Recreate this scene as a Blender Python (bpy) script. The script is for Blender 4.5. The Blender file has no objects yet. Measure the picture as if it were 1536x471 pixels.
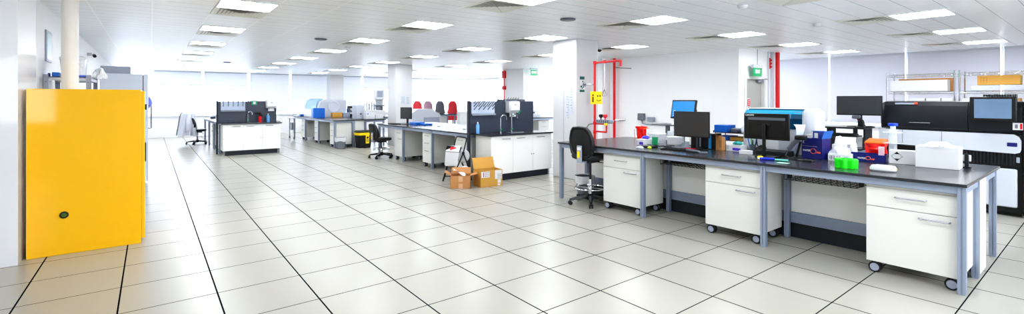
import bpy, bmesh, math, random
from mathutils import Vector, Matrix
random.seed(7)
PI = math.pi
SC = bpy.context.scene
COL = SC.collection

# ------------------------------------------------------------------ materials
def lin(c):
    return tuple(((x / 12.92) if x <= .04045 else ((x + .055) / 1.055) ** 2.4) for x in c)

MATS = {}
def mat(name, rgb, rough=.5, metal=0., spec=.5, var=.04, scale=9., bump=0., emit=0., alpha=1., trans=0., coat=0.):
    m = bpy.data.materials.new(name); m.use_nodes = True
    nt = m.node_tree; b = nt.nodes['Principled BSDF']
    c = lin(rgb)
    tc = nt.nodes.new('ShaderNodeTexCoord')
    nz = nt.nodes.new('ShaderNodeTexNoise'); nz.inputs['Scale'].default_value = scale; nz.inputs['Detail'].default_value = 3
    nt.links.new(tc.outputs['Object'], nz.inputs['Vector'])
    mx = nt.nodes.new('ShaderNodeMix'); mx.data_type = 'RGBA'
    mx.inputs['A'].default_value = tuple(x * (1 - var) for x in c) + (1,)
    mx.inputs['B'].default_value = tuple(min(1, x * (1 + var)) for x in c) + (1,)
    nt.links.new(nz.outputs['Fac'], mx.inputs['Factor'])
    nt.links.new(mx.outputs['Result'], b.inputs['Base Color'])
    b.inputs['Roughness'].default_value = rough
    b.inputs['Metallic'].default_value = metal
    b.inputs['Specular IOR Level'].default_value = spec
    b.inputs['Coat Weight'].default_value = coat
    b.inputs['Coat Roughness'].default_value = .06
    b.inputs['Alpha'].default_value = alpha
    b.inputs['Transmission Weight'].default_value = trans
    if bump:
        bp = nt.nodes.new('ShaderNodeBump'); bp.inputs['Strength'].default_value = bump; bp.inputs['Distance'].default_value = .01
        nt.links.new(nz.outputs['Fac'], bp.inputs['Height']); nt.links.new(bp.outputs['Normal'], b.inputs['Normal'])
    if emit:
        b.inputs['Emission Color'].default_value = c + (1,)
        b.inputs['Emission Strength'].default_value = emit
    MATS[name] = m
    return m

WALL = mat('wall_paint', (.96, .963, .97), .55, var=.01, scale=3)
WALLG = mat('glossy_wall_paint', (.93, .935, .95), .3, var=.01, scale=3, coat=.8, spec=.8)
WHITE = mat('white_laminate', (.865, .865, .85), .35, var=.01)
WHITE2 = mat('white_plastic', (.85, .86, .875), .35, var=.01)
WGREY = mat('grey_white_plastic', (.77, .79, .825), .4, var=.015)
ALU = mat('blue_grey_aluminium', (.60, .645, .725), .38, metal=.35, var=.02)
STEEL = mat('brushed_steel', (.66, .67, .70), .25, metal=.9, var=.03, scale=30)
CHROME = mat('chrome', (.85, .86, .88), .08, metal=1., var=.01)
TOP = mat('dark_worktop_resin', (.19, .195, .215), .22, var=.08, scale=40)
DARK = mat('dark_grey_panel', (.23, .26, .32), .4, var=.04)
PLINTH = mat('blue_black_plinth', (.13, .15, .19), .5, var=.05)
BLACK = mat('black_plastic', (.035, .037, .043), .35, var=.06)
BLACKM = mat('black_matt', (.075, .077, .085), .6, var=.08)
MACH = mat('graphite_machine_cover', (.125, .135, .155), .3, var=.04, scale=4)
SCREEN = mat('dark_screen', (.235, .24, .25), .28, var=.03)
BLUESCR = mat('lit_blue_screen', (.10, .47, .74), .25, var=.12, scale=3, emit=.45)
GREYSCR = mat('lit_grey_blue_screen', (.38, .47, .58), .3, var=.25, scale=3, emit=.06)
SEATF = mat('black_seat_vinyl', (.10, .10, .11), .45, var=.1, scale=60, bump=.1)
GREYP = mat('grey_plastic', (.45, .47, .5), .45, var=.04)
LGREY = mat('light_grey_plastic', (.60, .63, .69), .4, var=.03)
CASTER = mat('grey_caster_rubber', (.60, .63, .70), .4, var=.04)
YEL = mat('yellow_gloss_paint', (1., .765, .0), .4, var=.012, scale=2, spec=.15, coat=.75)
YELL = mat('yellow_plastic', (.98, .85, .05), .45, var=.03)
RED = mat('red_pipe_paint', (.86, .05, .10), .35, var=.03)
REDP = mat('red_film', (.95, .10, .08), .35, var=.12, scale=18, bump=.5)
ORANGE = mat('orange_plastic', (1., .42, .12), .4, var=.03)
KRAFT = mat('kraft_cardboard', (.72, .52, .33), .8, var=.05, scale=25)
KRAFT2 = mat('golden_cardboard', (.80, .61, .30), .8, var=.05, scale=25)
BLUE = mat('bright_blue_plastic', (.08, .42, .80), .4, var=.04)
NAVY = mat('navy_carton', (.09, .12, .42), .35, var=.04)
TEALB = mat('teal_blue_lid', (.16, .60, .76), .18, var=.06, scale=3, coat=.3)
TEALD = mat('dark_teal_window', (.05, .28, .40), .12, var=.3, scale=6)
GREENB = mat('bright_green_plastic', (.10, .88, .10), .35, var=.06)
GREEN = mat('sign_green', (.0, .62, .40), .45, var=.02)
DGREEN = mat('dark_sign_green', (.05, .36, .32), .5, var=.02)
PURPLE = mat('violet_blue_nitrile', (.30, .22, .78), .5, var=.08)
FRIDGE = mat('fridge_grey_white', (.80, .83, .88), .3, var=.02)
PAPER = mat('white_paper', (.86, .865, .875), .7, var=.02)
PRINT = mat('printed_grey', (.62, .66, .72), .7, var=.3, scale=45)
CLOTH = mat('white_coat_cotton', (.84, .855, .90), .8, var=.03, scale=14, bump=.15)
SKYB = mat('pale_blue_liquid', (.45, .68, .90), .25, var=.05)
BROWN = mat('brown_print', (.50, .35, .18), .7, var=.1)
PINK = mat('pink_white_paper', (.93, .80, .80), .6, var=.1, scale=40)
REDCH = mat('red_upholstery', (.92, .24, .27), .6, var=.05)
DOORG = mat('warm_grey_door', (.66, .655, .64), .45, var=.015)
BLKWIRE = mat('black_wire', (.06, .06, .07), .4, var=.05)
GRAPH = mat('graphite_plate', (.36, .38, .42), .4, var=.04)
MAROON = mat('dark_purple_tray', (.20, .08, .18), .3, var=.1)
PIPEW = mat('ivory_pipe', (.90, .90, .89), .4, var=.015)
EDGE = mat('black_edge', (.05, .05, .06), .5, var=.05)

def clear_plastic(name, rgb, a):
    m = bpy.data.materials.new(name); m.use_nodes = True; nt = m.node_tree; nt.nodes.clear()
    o = nt.nodes.new('ShaderNodeOutputMaterial'); mx = nt.nodes.new('ShaderNodeMixShader')
    t = nt.nodes.new('ShaderNodeBsdfTransparent'); p = nt.nodes.new('ShaderNodeBsdfPrincipled')
    p.inputs['Base Color'].default_value = lin(rgb) + (1,); p.inputs['Roughness'].default_value = .15
    nz = nt.nodes.new('ShaderNodeTexNoise'); nz.inputs['Scale'].default_value = 12
    mr = nt.nodes.new('ShaderNodeMapRange'); mr.inputs['To Min'].default_value = max(0, a - .15); mr.inputs['To Max'].default_value = min(1, a + .15)
    nt.links.new(nz.outputs['Fac'], mr.inputs['Value']); nt.links.new(mr.outputs['Result'], mx.inputs['Fac'])
    nt.links.new(t.outputs[0], mx.inputs[1]); nt.links.new(p.outputs[0], mx.inputs[2]); nt.links.new(mx.outputs[0], o.inputs[0])
    return m
CLEAR = clear_plastic('clear_plastic', (.92, .95, .98), .45)
FILM = clear_plastic('plastic_film', (.95, .96, .98), .75)
BLUECLR = clear_plastic('pale_blue_window', (.62, .80, .90), .8)

def glass_mat():
    m = bpy.data.materials.new('window_glass'); m.use_nodes = True; nt = m.node_tree; nt.nodes.clear()
    o = nt.nodes.new('ShaderNodeOutputMaterial'); mx = nt.nodes.new('ShaderNodeMixShader')
    t = nt.nodes.new('ShaderNodeBsdfTransparent'); t.inputs[0].default_value = (.95, .97, 1, 1)
    g = nt.nodes.new('ShaderNodeBsdfGlossy'); g.inputs['Roughness'].default_value = .02
    lw = nt.nodes.new('ShaderNodeLayerWeight'); lw.inputs[0].default_value = .5
    pw = nt.nodes.new('ShaderNodeMath'); pw.operation = 'POWER'; pw.inputs[1].default_value = 5.; nt.links.new(lw.outputs['Facing'], pw.inputs[0])
    f = nt.nodes.new('ShaderNodeMath'); f.operation = 'MULTIPLY_ADD'; f.inputs[1].default_value = .8; f.inputs[2].default_value = .03; nt.links.new(pw.outputs[0], f.inputs[0])
    nt.links.new(f.outputs[0], mx.inputs[0]); nt.links.new(t.outputs[0], mx.inputs[1]); nt.links.new(g.outputs[0], mx.inputs[2])
    nt.links.new(mx.outputs[0], o.inputs[0]); return m
GLASS = glass_mat()

def blind_mat(name, rgb, tr):
    m = bpy.data.materials.new(name); m.use_nodes = True; nt = m.node_tree; nt.nodes.clear()
    o = nt.nodes.new('ShaderNodeOutputMaterial'); mx = nt.nodes.new('ShaderNodeMixShader'); mx.inputs[0].default_value = tr
    d = nt.nodes.new('ShaderNodeBsdfDiffuse'); t = nt.nodes.new('ShaderNodeBsdfTranslucent')
    tc = nt.nodes.new('ShaderNodeTexCoord'); w = nt.nodes.new('ShaderNodeTexNoise'); w.inputs['Scale'].default_value = 60
    r = nt.nodes.new('ShaderNodeMix'); r.data_type = 'RGBA'
    c = lin(rgb); r.inputs['A'].default_value = tuple(x * .97 for x in c) + (1,); r.inputs['B'].default_value = c + (1,)
    nt.links.new(tc.outputs['Object'], w.inputs[0]); nt.links.new(w.outputs['Fac'], r.inputs['Factor'])
    nt.links.new(r.outputs['Result'], d.inputs[0]); nt.links.new(r.outputs['Result'], t.inputs[0])
    nt.links.new(d.outputs[0], mx.inputs[1]); nt.links.new(t.outputs[0], mx.inputs[2]); nt.links.new(mx.outputs[0], o.inputs[0]); return m
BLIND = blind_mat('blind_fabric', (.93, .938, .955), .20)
BLINDR = blind_mat('grey_blind_fabric', (.82, .83, .875), .035)  # grey-lavender fabric, less translucent than the far blinds

def grid_mat(name, base, base2, linecol, crosscol, ox, oy, sx, sy, lx, ly, rough, rough2, dull=False, spec=.5):
    """rectangular tiles: X-constant lines (linecol) and Y-constant lines (crosscol), in world metres"""
    m = bpy.data.materials.new(name); m.use_nodes = True; nt = m.node_tree; b = nt.nodes['Principled BSDF']
    N = nt.nodes.new; L = nt.links.new
    g = N('ShaderNodeNewGeometry'); sp = N('ShaderNodeSeparateXYZ'); L(g.outputs['Position'], sp.inputs[0])
    def math_(op, a, v=None, w=None):
        n = N('ShaderNodeMath'); n.operation = op
        for i, x in enumerate((a, v, w)):
            if x is None: continue
            if isinstance(x, (int, float)): n.inputs[i].default_value = x
            else: L(x, n.inputs[i])
        return n.outputs[0]
    def line(out, off, s, wid):
        t = math_('DIVIDE', math_('SUBTRACT', out, off), s)
        f = math_('FRACT', t); d = math_('MINIMUM', f, math_('SUBTRACT', 1., f))
        return math_('LESS_THAN', d, wid / s / 2), math_('FLOOR', t)
    mxl, ix = line(sp.outputs[0], ox, sx, lx); myl, iy = line(sp.outputs[1], oy, sy, ly)
    cb = N('ShaderNodeCombineXYZ'); L(ix, cb.inputs[0]); L(iy, cb.inputs[1])
    wn = N('ShaderNodeTexWhiteNoise'); L(cb.outputs[0], wn.inputs[0])
    nz = N('ShaderNodeTexNoise'); nz.inputs['Scale'].default_value = 1.3; L(g.outputs['Position'], nz.inputs[0])
    fac = math_('ADD', math_('MULTIPLY', wn.outputs[0], .5), math_('MULTIPLY', nz.outputs['Fac'], .5))
    mx = N('ShaderNodeMix'); mx.data_type = 'RGBA'; mx.inputs['A'].default_value = lin(base) + (1,); mx.inputs['B'].default_value = lin(base2) + (1,)
    L(fac, mx.inputs['Factor'])
    m2 = N('ShaderNodeMix'); m2.data_type = 'RGBA'; L(mx.outputs['Result'], m2.inputs['A']); m2.inputs['B'].default_value = lin(crosscol) + (1,); L(myl, m2.inputs['Factor'])
    m3 = N('ShaderNodeMix'); m3.data_type = 'RGBA'; L(m2.outputs['Result'], m3.inputs['A']); m3.inputs['B'].default_value = lin(linecol) + (1,); L(mxl, m3.inputs['Factor'])
    L(m3.outputs['Result'], b.inputs['Base Color'])
    rr = N('ShaderNodeMapRange'); rr.inputs['To Min'].default_value = rough; rr.inputs['To Max'].default_value = rough2
    L(nz.outputs['Fac'], rr.inputs['Value'])
    anyl = math_('MAXIMUM', mxl, myl) if dull else None
    if dull:
        L(math_('MAXIMUM', rr.outputs['Result'], math_('MULTIPLY', anyl, .9)), b.inputs['Roughness'])
        L(math_('MULTIPLY', math_('SUBTRACT', 1., anyl), spec), b.inputs['Specular IOR Level'])
    else:
        L(rr.outputs['Result'], b.inputs['Roughness']); b.inputs['Specular IOR Level'].default_value = spec
    return m
FLOORM = grid_mat('raised_floor_tiles', (.645, .635, .595), (.675, .665, .628), (.08, .085, .11), (.12, .125, .15), 2.215, 3.10, .6, .6, .011, .0085, .27, .31, dull=True, spec=.44)
CEILM = grid_mat('metal_ceiling_tiles', (.93, .942, .965), (.95, .96, .975), (.99, .99, .995), (.52, .54, .58), .62, 1.29, .6, .3, .016, .0065, .32, .40)

# ------------------------------------------------------------------ mesh builder
class MB:
    def __init__(s):
        s.bm = bmesh.new(); s.fl = s.bm.faces.layers.int.new('flat')
    def _mi(s, faces, mi):
        for f in faces: f.material_index = mi
    def box(s, x0, x1, y0, y1, z0, z1, bev=0., mi=0, seg=2, M=None):
        if x1 < x0: x0, x1 = x1, x0
        if y1 < y0: y0, y1 = y1, y0
        if z1 < z0: z0, z1 = z1, z0
        v = [s.bm.verts.new((x, y, z)) for z in (z0, z1) for y in (y0, y1) for x in (x0, x1)]
        fs = [s.bm.faces.new([v[i] for i in q]) for q in ((0, 2, 3, 1), (4, 5, 7, 6), (0, 1, 5, 4), (2, 6, 7, 3), (0, 4, 6, 2), (1, 3, 7, 5))]
        s._mi(fs, mi)
        if bev:
            bev = min(bev, .45 * min(x1 - x0, y1 - y0, z1 - z0))
            es = list({e for f in fs for e in f.edges})
            r = bmesh.ops.bevel(s.bm, geom=es, offset=bev, segments=seg, affect='EDGES', profile=.5)
            s._mi(r['faces'], mi)
            v = list({w for f in r['faces'] for w in f.verts})
            bf = set(r['faces'])
            for f in {f for w in v for f in w.link_faces}: f[s.fl] = 0 if f in bf else 1
        if M is not None:
            for w in v: w.co = M @ w.co
        return s
    def loft(s, rings, cap=True, closed=True, mi=0, caps=None):
        R = [[s.bm.verts.new(p) for p in r] for r in rings]
        n = len(R[0]); fs = []
        for a, b in zip(R, R[1:]):
            for i in range(n if closed else n - 1):
                j = (i + 1) % n
                fs.append(s.bm.faces.new((a[i], a[j], b[j], b[i])))
        c0, c1 = caps if caps else (cap, cap)
        if c0: fs.append(s.bm.faces.new(R[0][::-1]))
        if c1: fs.append(s.bm.faces.new(R[-1]))
        s._mi(fs, mi); return s
    def cyl(s, p0, p1, r0, r1=None, seg=16, mi=0, cap=True):
        return s.tube([p0, p1], r0, seg, mi, r1, cap)
    def tube(s, pts, r, seg=10, mi=0, r1=None, cap=True):
        pts = [Vector(p) for p in pts]; n = len(pts); rings = []
        up = None
        for i, p in enumerate(pts):
            d = (pts[min(i + 1, n - 1)] - pts[max(i - 1, 0)]).normalized()
            if up is None: up = Vector((0, 0, 1)) if abs(d.z) < .9 else Vector((1, 0, 0))
            a = d.cross(up).normalized(); b = a.cross(d).normalized(); up = b
            rr = r if r1 is None else r + (r1 - r) * i / max(1, n - 1)
            rings.append([p + (a * math.cos(t) + b * math.sin(t)) * rr for t in [2 * PI * k / seg for k in range(seg)]])
        return s.loft(rings, cap, mi=mi)
    def lathe(s, prof, c=(0, 0, 0), seg=24, mi=0, caps=(True, True), axis='Z'):
        c = Vector(c); rings = []
        for r, z in prof:
            ring = []
            for k in range(seg):
                t = 2 * PI * k / seg
                q = (r * math.cos(t), r * math.sin(t), z)
                if axis == 'X': q = (q[2], q[0], q[1])
                if axis == 'Y': q = (q[1], q[2], q[0])
                ring.append(c + Vector(q))
            rings.append(ring)
        return s.loft(rings, mi=mi, caps=caps)
    def prism(s, poly, axis, a0, a1, mi=0):
        """poly: 2-D outline in the plane normal to axis; extruded from a0 to a1"""
        def P(p, a):
            return {'X': (a, p[0], p[1]), 'Y': (p[0], a, p[1]), 'Z': (p[0], p[1], a)}[axis]
        return s.loft([[P(p, a0) for p in poly], [P(p, a1) for p in poly]], mi=mi)
    def quad(s, pts, mi=0):
        f = s.bm.faces.new([s.bm.verts.new(p) for p in pts]); f.material_index = mi; return s
    def sheet(s, fn, nu, nv, mi=0):
        V = [[s.bm.verts.new(fn(i / nu, j / nv)) for j in range(nv + 1)] for i in range(nu + 1)]
        for i in range(nu):
            for j in range(nv):
                f = s.bm.faces.new((V[i][j], V[i + 1][j], V[i + 1][j + 1], V[i][j + 1])); f.material_index = mi
        return s
    def text(s, body, size, c, face='-Y', mi=0, bold=0., shear=0., depth=.0006):
        cu = bpy.data.curves.new('t', 'FONT'); cu.body = body; cu.size = size; cu.align_x = 'CENTER'; cu.align_y = 'CENTER'
        cu.extrude = depth; cu.offset = bold; cu.shear = shear; cu.resolution_u = 3
        o = bpy.data.objects.new('t', cu); COL.objects.link(o)
        dg = bpy.context.evaluated_depsgraph_get(); me = bpy.data.meshes.new_from_object(o.evaluated_get(dg))
        R = {'-X': ((0, 0, -1), (-1, 0, 0), (0, 1, 0)), '-Y': ((1, 0, 0), (0, 0, -1), (0, 1, 0)), '+Z': ((1, 0, 0), (0, 1, 0), (0, 0, 1))}[face]
        M = Matrix.Translation(c) @ Matrix(R).to_4x4()
        me.transform(M)
        n0 = len(s.bm.faces); s.bm.from_mesh(me); s.bm.faces.ensure_lookup_table(); s.fl = s.bm.faces.layers.int['flat']
        for f in s.bm.faces[n0:]: f.material_index = mi
        bpy.data.objects.remove(o); bpy.data.curves.remove(cu); bpy.data.meshes.remove(me); return s
    def build(s, name, mats, parent=None, world=False, M=None, smooth=35, fix=True, label=None):
        if fix: bmesh.ops.recalc_face_normals(s.bm, faces=s.bm.faces)
        if M is not None: bmesh.ops.transform(s.bm, matrix=M, verts=s.bm.verts)
        if world and parent is not None:
            off = Vector((0, 0, 0)); q = parent
            while q is not None: off += q.location; q = q.parent
            bmesh.ops.translate(s.bm, vec=-off, verts=s.bm.verts)
        me = bpy.data.meshes.new(name)
        base = None
        if world and parent is None:
            xs = [v.co.x for v in s.bm.verts]; ys = [v.co.y for v in s.bm.verts]; zs = [v.co.z for v in s.bm.verts]
            base = Vector(((min(xs) + max(xs)) / 2, (min(ys) + max(ys)) / 2, min(zs)))
            bmesh.ops.translate(s.bm, vec=-base, verts=s.bm.verts)
        flat = [f[s.fl] for f in s.bm.faces]
        s.bm.faces.layers.int.remove(s.fl)
        s.bm.to_mesh(me); s.bm.free()
        for m in (mats if isinstance(mats, (list, tuple)) else [mats]): me.materials.append(m)
        if smooth:
            for p in me.polygons: p.use_smooth = True
            me.set_sharp_from_angle(angle=math.radians(smooth))
            for p, q in zip(me.polygons, flat): p.use_smooth = not q
        o = bpy.data.objects.new(name, me); COL.objects.link(o)
        if base is not None: o.location = base
        if parent is not None: o.parent = parent
        if label: o['label'] = label
        return o

def tag(o, label, cat, group=None, kind=None):
    o['label'] = label; o['category'] = cat
    if group: o['group'] = group
    if kind: o['kind'] = kind
    return o
def thing(name, label, cat, loc=(0, 0, 0), rz=0., group=None):
    o = bpy.data.objects.new(name, None); COL.objects.link(o)
    o.empty_display_size = .1
    o.location = loc; o.rotation_euler = (0, 0, rz); return tag(o, label, cat, group)
def struct(o, label=None, cat=None):
    o['kind'] = 'structure'
    if label: o['label'] = label
    if cat: o['category'] = cat
    return o
def kids(o):
    return [c for c in bpy.data.objects if c.parent == o]
def copy_tree(o, loc, rz=None, label=None, group=None):
    r = o.copy(); COL.objects.link(r); r.location = loc
    if rz is not None: r.rotation_euler = (0, 0, rz)
    if label: r['label'] = label
    if group: r['group'] = group
    for ch in kids(o):
        c = ch.copy(); COL.objects.link(c); c.parent = r
        for g in kids(ch):
            d = g.copy(); COL.objects.link(d); d.parent = c
    return r
def one(mb, name, mats, label, cat, group=None, rz=None, smooth=35):
    """a thing that is one mesh, authored in world metres"""
    return tag(mb.build(name, mats, None, True, smooth=smooth), label, cat, group)
ORD = ['first', 'second', 'third', 'fourth', 'fifth', 'sixth', 'seventh', 'eighth', 'ninth', 'tenth', 'eleventh', 'twelfth']
FX = -PI / 2          # turns a thing whose front is local -Y to face world -X

# ------------------------------------------------------------------ camera
YAW, CAMH = math.radians(37.7), 1.514
cam = bpy.data.cameras.new('camera'); co = bpy.data.objects.new('camera', cam); COL.objects.link(co)
co.location = (0, 0, CAMH); co.rotation_euler = (PI / 2, 0, -YAW)
cam.sensor_fit = 'HORIZONTAL'; cam.sensor_width = 36.; cam.lens = 36. * 702. / 1536.
cam.shift_y = -(235.5 - 148.6) / 1536.
cam.clip_start = .05; cam.clip_end = 300
SC.camera = co

# ------------------------------------------------------------------ room shell
ZC = 2.64
XR, YF = 14.4, 22.9
def wbox(name, b, m=WALL, label=None):
    o = MB().box(*b).build(name, m, None, True, smooth=0); struct(o, label); return o
wbox('floor', (-4, XR + .2, -3.2, YF + .2, -.1, 0), FLOORM)
wbox('ceiling', (-4, XR + .2, -3.2, YF + .2, ZC, ZC + .1), CEILM)
wbox('wall_left', (-1.15, -1.0, 6.99, YF, 0, ZC), WALL)
wbox('wall_left_pier', (-4, -.955, 6.13, 6.99, 0, ZC), WALLG)
wbox('wall_left_near', (-4.15, -4, -3.2, 6.2, 0, ZC), WALL)
m = MB(); m.box(-4, XR + .2, -3.2, -3.05, 0, .5); m.box(-4, XR + .2, -3.2, -3.05, 2.5, ZC)
for a, b in ((-4, -3.0), (-1.8, 1.2), (7.8, XR + .2)): m.box(a, b, -3.2, -3.05, .5, 2.5)
m.box(-3.0, -1.8, -3.2, -3.05, .5, .95)
struct(m.build('wall_back', WALL, None, True, smooth=0))
wbox('wall_right_inner', (10.25, 10.4, 5.1, 10.9, 0, ZC), WALL)
wbox('wall_right_pilaster', (9.93, 10.25, 8.75, 9.4, 0, ZC), WALL)
# door wall with an opening
m = MB(); m.box(10.4, 10.53, 5.1, 5.24, 0, ZC); m.box(11.45, 12.1, 5.1, 5.24, 0, ZC); m.box(10.53, 11.45, 5.1, 5.24, 2.0, ZC)
struct(m.build('wall_right_door', WALL, None, True, smooth=0))
wbox('wall_right_return', (11.95, 12.1, 5.24, 10.9, 0, ZC), WALL)
wbox('wall_right_rear', (10.85, XR, 13.35, 13.5, 0, ZC), WALL)
wbox('wall_right_rear_side', (10.85, 11.0, 13.5, 14.6, 0, ZC), WALL)
# window walls: sill walls and solid stretches
wbox('wall_far', (-1.0, XR, YF, YF + .15, 0, .82), WALL)
m = MB(); m.box(XR, XR + .15, -3.05, 6.3, 0, .82); m.box(XR, XR + .15, 18.0, YF, 0, .82)
m.box(XR, XR + .15, 6.3, 8.0, 0, ZC); m.box(XR, XR + .15, 8.0, 12.8, 0, .82); m.box(XR, XR + .15, 12.8, 18.0, 0, ZC); m.box(XR, XR + .15, -3.05, -.1, .82, ZC)
struct(m.build('wall_right_outer', WALL, None, True, smooth=0))
# columns
COLM = mat('column_paint', (.82, .825, .835), .5, var=.01, scale=3)
for nm, b in (('column', (6.273, 6.87, 6.16, 6.80, 0, ZC)), ('column', (6.25, 6.83, 14.2, 14.85, 0, ZC)), ('column', (6.55, 7.15, 22.1, 22.7, 0, ZC))):
    o = MB().box(*b, bev=.012).build(nm, COLM, None, True); struct(o)
# baseboards
wbox('baseboard_left', (-1.0, -.985, 6.99, YF, 0, .1), LGREY)
wbox('baseboard_right', (10.235, 10.25, 5.1, 8.75, 0, .1), LGREY)

# door
d = struct(MB().box(10.56, 11.42, 5.15, 5.19, .01, 1.97, .004).build('door_1', DOORG, None, True), 'warm grey flush door beneath the green exit sign')
fr = MB(); fr.box(10.49, 10.56, 5.07, 5.24, 0, 2.04, .004); fr.box(11.42, 11.49, 5.07, 5.24, 0, 2.04, .004); fr.box(10.56, 11.42, 5.07, 5.24, 1.97, 2.04, .004)
fr.build('door_frame', WHITE, d, True)
h = MB(); h.tube([(11.34, 5.15, 1.0), (11.34, 5.09, 1.0), (11.22, 5.09, 1.0)], .011); h.box(11.31, 11.37, 5.14, 5.15, .95, 1.05); h.build('door_handle', STEEL, d, True)
h = MB(); h.box(11.15, 11.42, 5.09, 5.15, 1.90, 1.955, .005); h.tube([(11.2, 5.1, 1.965), (11.38, 4.98, 1.975), (11.45, 5.07, 1.99)], .008); h.build('door_closer', STEEL, d, True)
t = thing('door_notice', 'small red and white safety notice taped to the grey door', 'sign', (10.8, 5.147, 1.37))
MB().box(10.73, 10.88, 5.144, 5.148, 1.29, 1.53).build('notice_sheet', PAPER, t, True)
p = MB().box(10.74, 10.87, 5.141, 5.144, 1.36, 1.51); p.build('red_panel', RED, t, True)
p = MB()
for z, w_ in ((1.47, .10), (1.43, .08), (1.39, .10), (1.335, .10), (1.31, .08)): p.box(10.805 - w_ / 2, 10.805 + w_ / 2, 5.139, 5.1415, z, z + .014, mi=0 if z > 1.35 else 1)
p.build('printed_lines', [PAPER, GREYP], t, True)
# conduits beside the door
m = MB(); m.cyl((11.62, 5.07, 0), (11.62, 5.07, ZC), .016); m.box(11.78, 11.86, 5.05, 5.1, 0, ZC, .004)
one(m, 'wall_conduit', WGREY, 'slim grey vertical conduit trunking right of the grey door', 'conduit')
m = MB(); m.cyl((12.0, 5.025, 0), (12.0, 5.025, ZC), .046, seg=20)
one(m, 'sprinkler_riser', RED, 'thick red vertical sprinkler pipe past the exit door wall', 'pipe')
m = MB()
for z in (2.44, 2.36, 2.28): m.lathe([(.02, -.02), (.035, 0), (.02, .02)], (11.72, 5.06, z), 12)
m.box(11.70, 11.74, 5.07, 5.1, 2.24, 2.5)
one(m, 'alarm_strobe', RED, 'narrow red alarm unit high on wall right of the exit sign', 'alarm')

# exit sign
def exit_sign(loc, w, hh, txt, label, group=None, rod=True, rz=0.):
    t = thing('exit_sign', label, 'sign', loc, rz, group)
    MB().box(-w / 2 - .03, w / 2 + .03, -.025, .035, hh * .92, hh * 1.3, .008).build('housing', WGREY, t)
    MB().box(-w / 2, w / 2, -.012, .012, 0, hh, .004).build('green_panel', EXITG, t)
    MB().text(txt, hh * .55, (.0, -.0135, hh * .5), bold=.002).build('lettering', EXITW, t)
    if rod: MB().cyl((0, 0, hh * 1.3), (0, 0, ZC - loc[2]), .007, seg=8).build('suspension_rod', STEEL, t)
    return t
EXITG = mat('exit_green', (.02, .62, .36), .4, emit=.1, var=.01)
EXITW = mat('exit_white', (1, 1, 1), .4, emit=.3, var=.0)
exit_sign((10.86, 4.98, 2.03), .40, .20, 'EXIT', 'green hanging EXIT sign above the grey door')
exit_sign((11.15, 13.1, 2.38), .30, .22, 'EXIT', 'small green exit sign high on the rear wall left of big column', rod=False)

# windows: structure with frame and pane
wn = [0]
def window(ax, a0, a1, pos, z0, z1, sgn):
    """ax 'X': window along X at y=pos; ax 'Y': along Y at x=pos"""
    wn[0] += 1
    def bx(m, p0, p1, q0, q1, za, zb):
        if ax == 'X': m.box(p0, p1, q0, q1, za, zb, .004)
        else: m.box(q0, q1, p0, p1, za, zb, .004)
    m = MB(); w = .016
    bx(m, a0, a0 + w, pos, pos + .1, z0, z1); bx(m, a1 - w, a1, pos, pos + .1, z0, z1)
    bx(m, a0 + w, a1 - w, pos, pos + .1, z0, z0 + w); bx(m, a0 + w, a1 - w, pos, pos + .1, z1 - w, z1)
    o = m.build('window_%d' % wn[0], WGREY, None, True); struct(o)
    g = MB(); bx(g, a0 + w, a1 - w, pos + .045, pos + .051, z0 + w, z1 - w); g.build('window_pane', GLASS, o, True, smooth=0)
    s = MB(); bx(s, a0, a1, pos - .07, pos, z0 - .04, z0); s.build('window_sill', WGREY, o, True)
def blind(ax, a0, a1, pos, z0, label, group, m=BLIND):
    c = ((a0 + a1) / 2, pos, 0) if ax == 'X' else (pos, (a0 + a1) / 2, 0)
    t = thing('roller_blind', label, 'blind', (c[0], c[1], ZC), 0, group)
    def bx(mm, p0, p1, q0, q1, za, zb, bev=0.):
        if ax == 'X': mm.box(p0, p1, q0, q1, za, zb, bev)
        else: mm.box(q0, q1, p0, p1, za, zb, bev)
    f = MB(); bx(f, a0, a1, pos - .002, pos, z0 + .03, ZC - .01); f.build('fabric', m, t, True, smooth=0)
    b = MB(); bx(b, a0, a1, pos - .012, pos + .008, z0, z0 + .03, .005); b.build('bottom_bar', WGREY, t, True)
    r = MB(); bx(r, a0, a1, pos - .025, pos + .0, ZC - .05, ZC - .002, .01); r.build('roller_cassette', WGREY, t, True)
fx = [-.98, .05, 1.7, 3.35, 5.0, 6.65, 8.3, 9.95, 11.6, 13.25, 14.36]
fl = [2.06, 2.06, 2.06, .95, 1.35, .95, 2.04, 2.04, 2.04, 2.04]
fn = ['hidden end', 'first', 'second', 'third', 'fourth', 'fifth', 'sixth', 'seventh', 'eighth', 'ninth']
for i in range(10):
    window('X', fx[i], fx[i + 1], YF, .84, ZC, 1)
    if i == 0: continue
    st = 'half-raised' if fl[i] > 1.5 else 'lowered'
    blind('X', fx[i] + .05, fx[i + 1] - .05, YF - .03, fl[i], '%s pale roller blind, %s window from the left in the far wall' % (st, fn[i]), 'roller blinds on the far wall')
window('X', -3.0, -1.8, -3.18, .95, 2.5, -1)
for k in range(3): window('X', 1.2 + 2.2 * k, 3.4 + 2.2 * k, -3.18, .5, 2.5, -1)  # unseen windows behind the camera, added as daylight fill
for k in range(3): window('Y', 8.0 + 1.6 * k, 9.6 + 1.6 * k, XR, .84, ZC, 1)  # unseen windows, added to let daylight into the rear right corridor
ry = [-.1, 1.5, 3.1, 4.7, 6.3]
rl = ['behind the right wire shelf', 'behind both wire shelf units', 'behind the black desk monitor', 'beside the red sprinkler pipe']
for i in range(4):
    window('Y', ry[i], ry[i + 1], XR, .84, ZC, 1)
    blind('Y', ry[i] + .026, ry[i + 1] - .026, XR - .04, .9, 'lowered grey roller blind %s' % rl[i], 'lowered blinds on the right wall', BLINDR)
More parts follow.
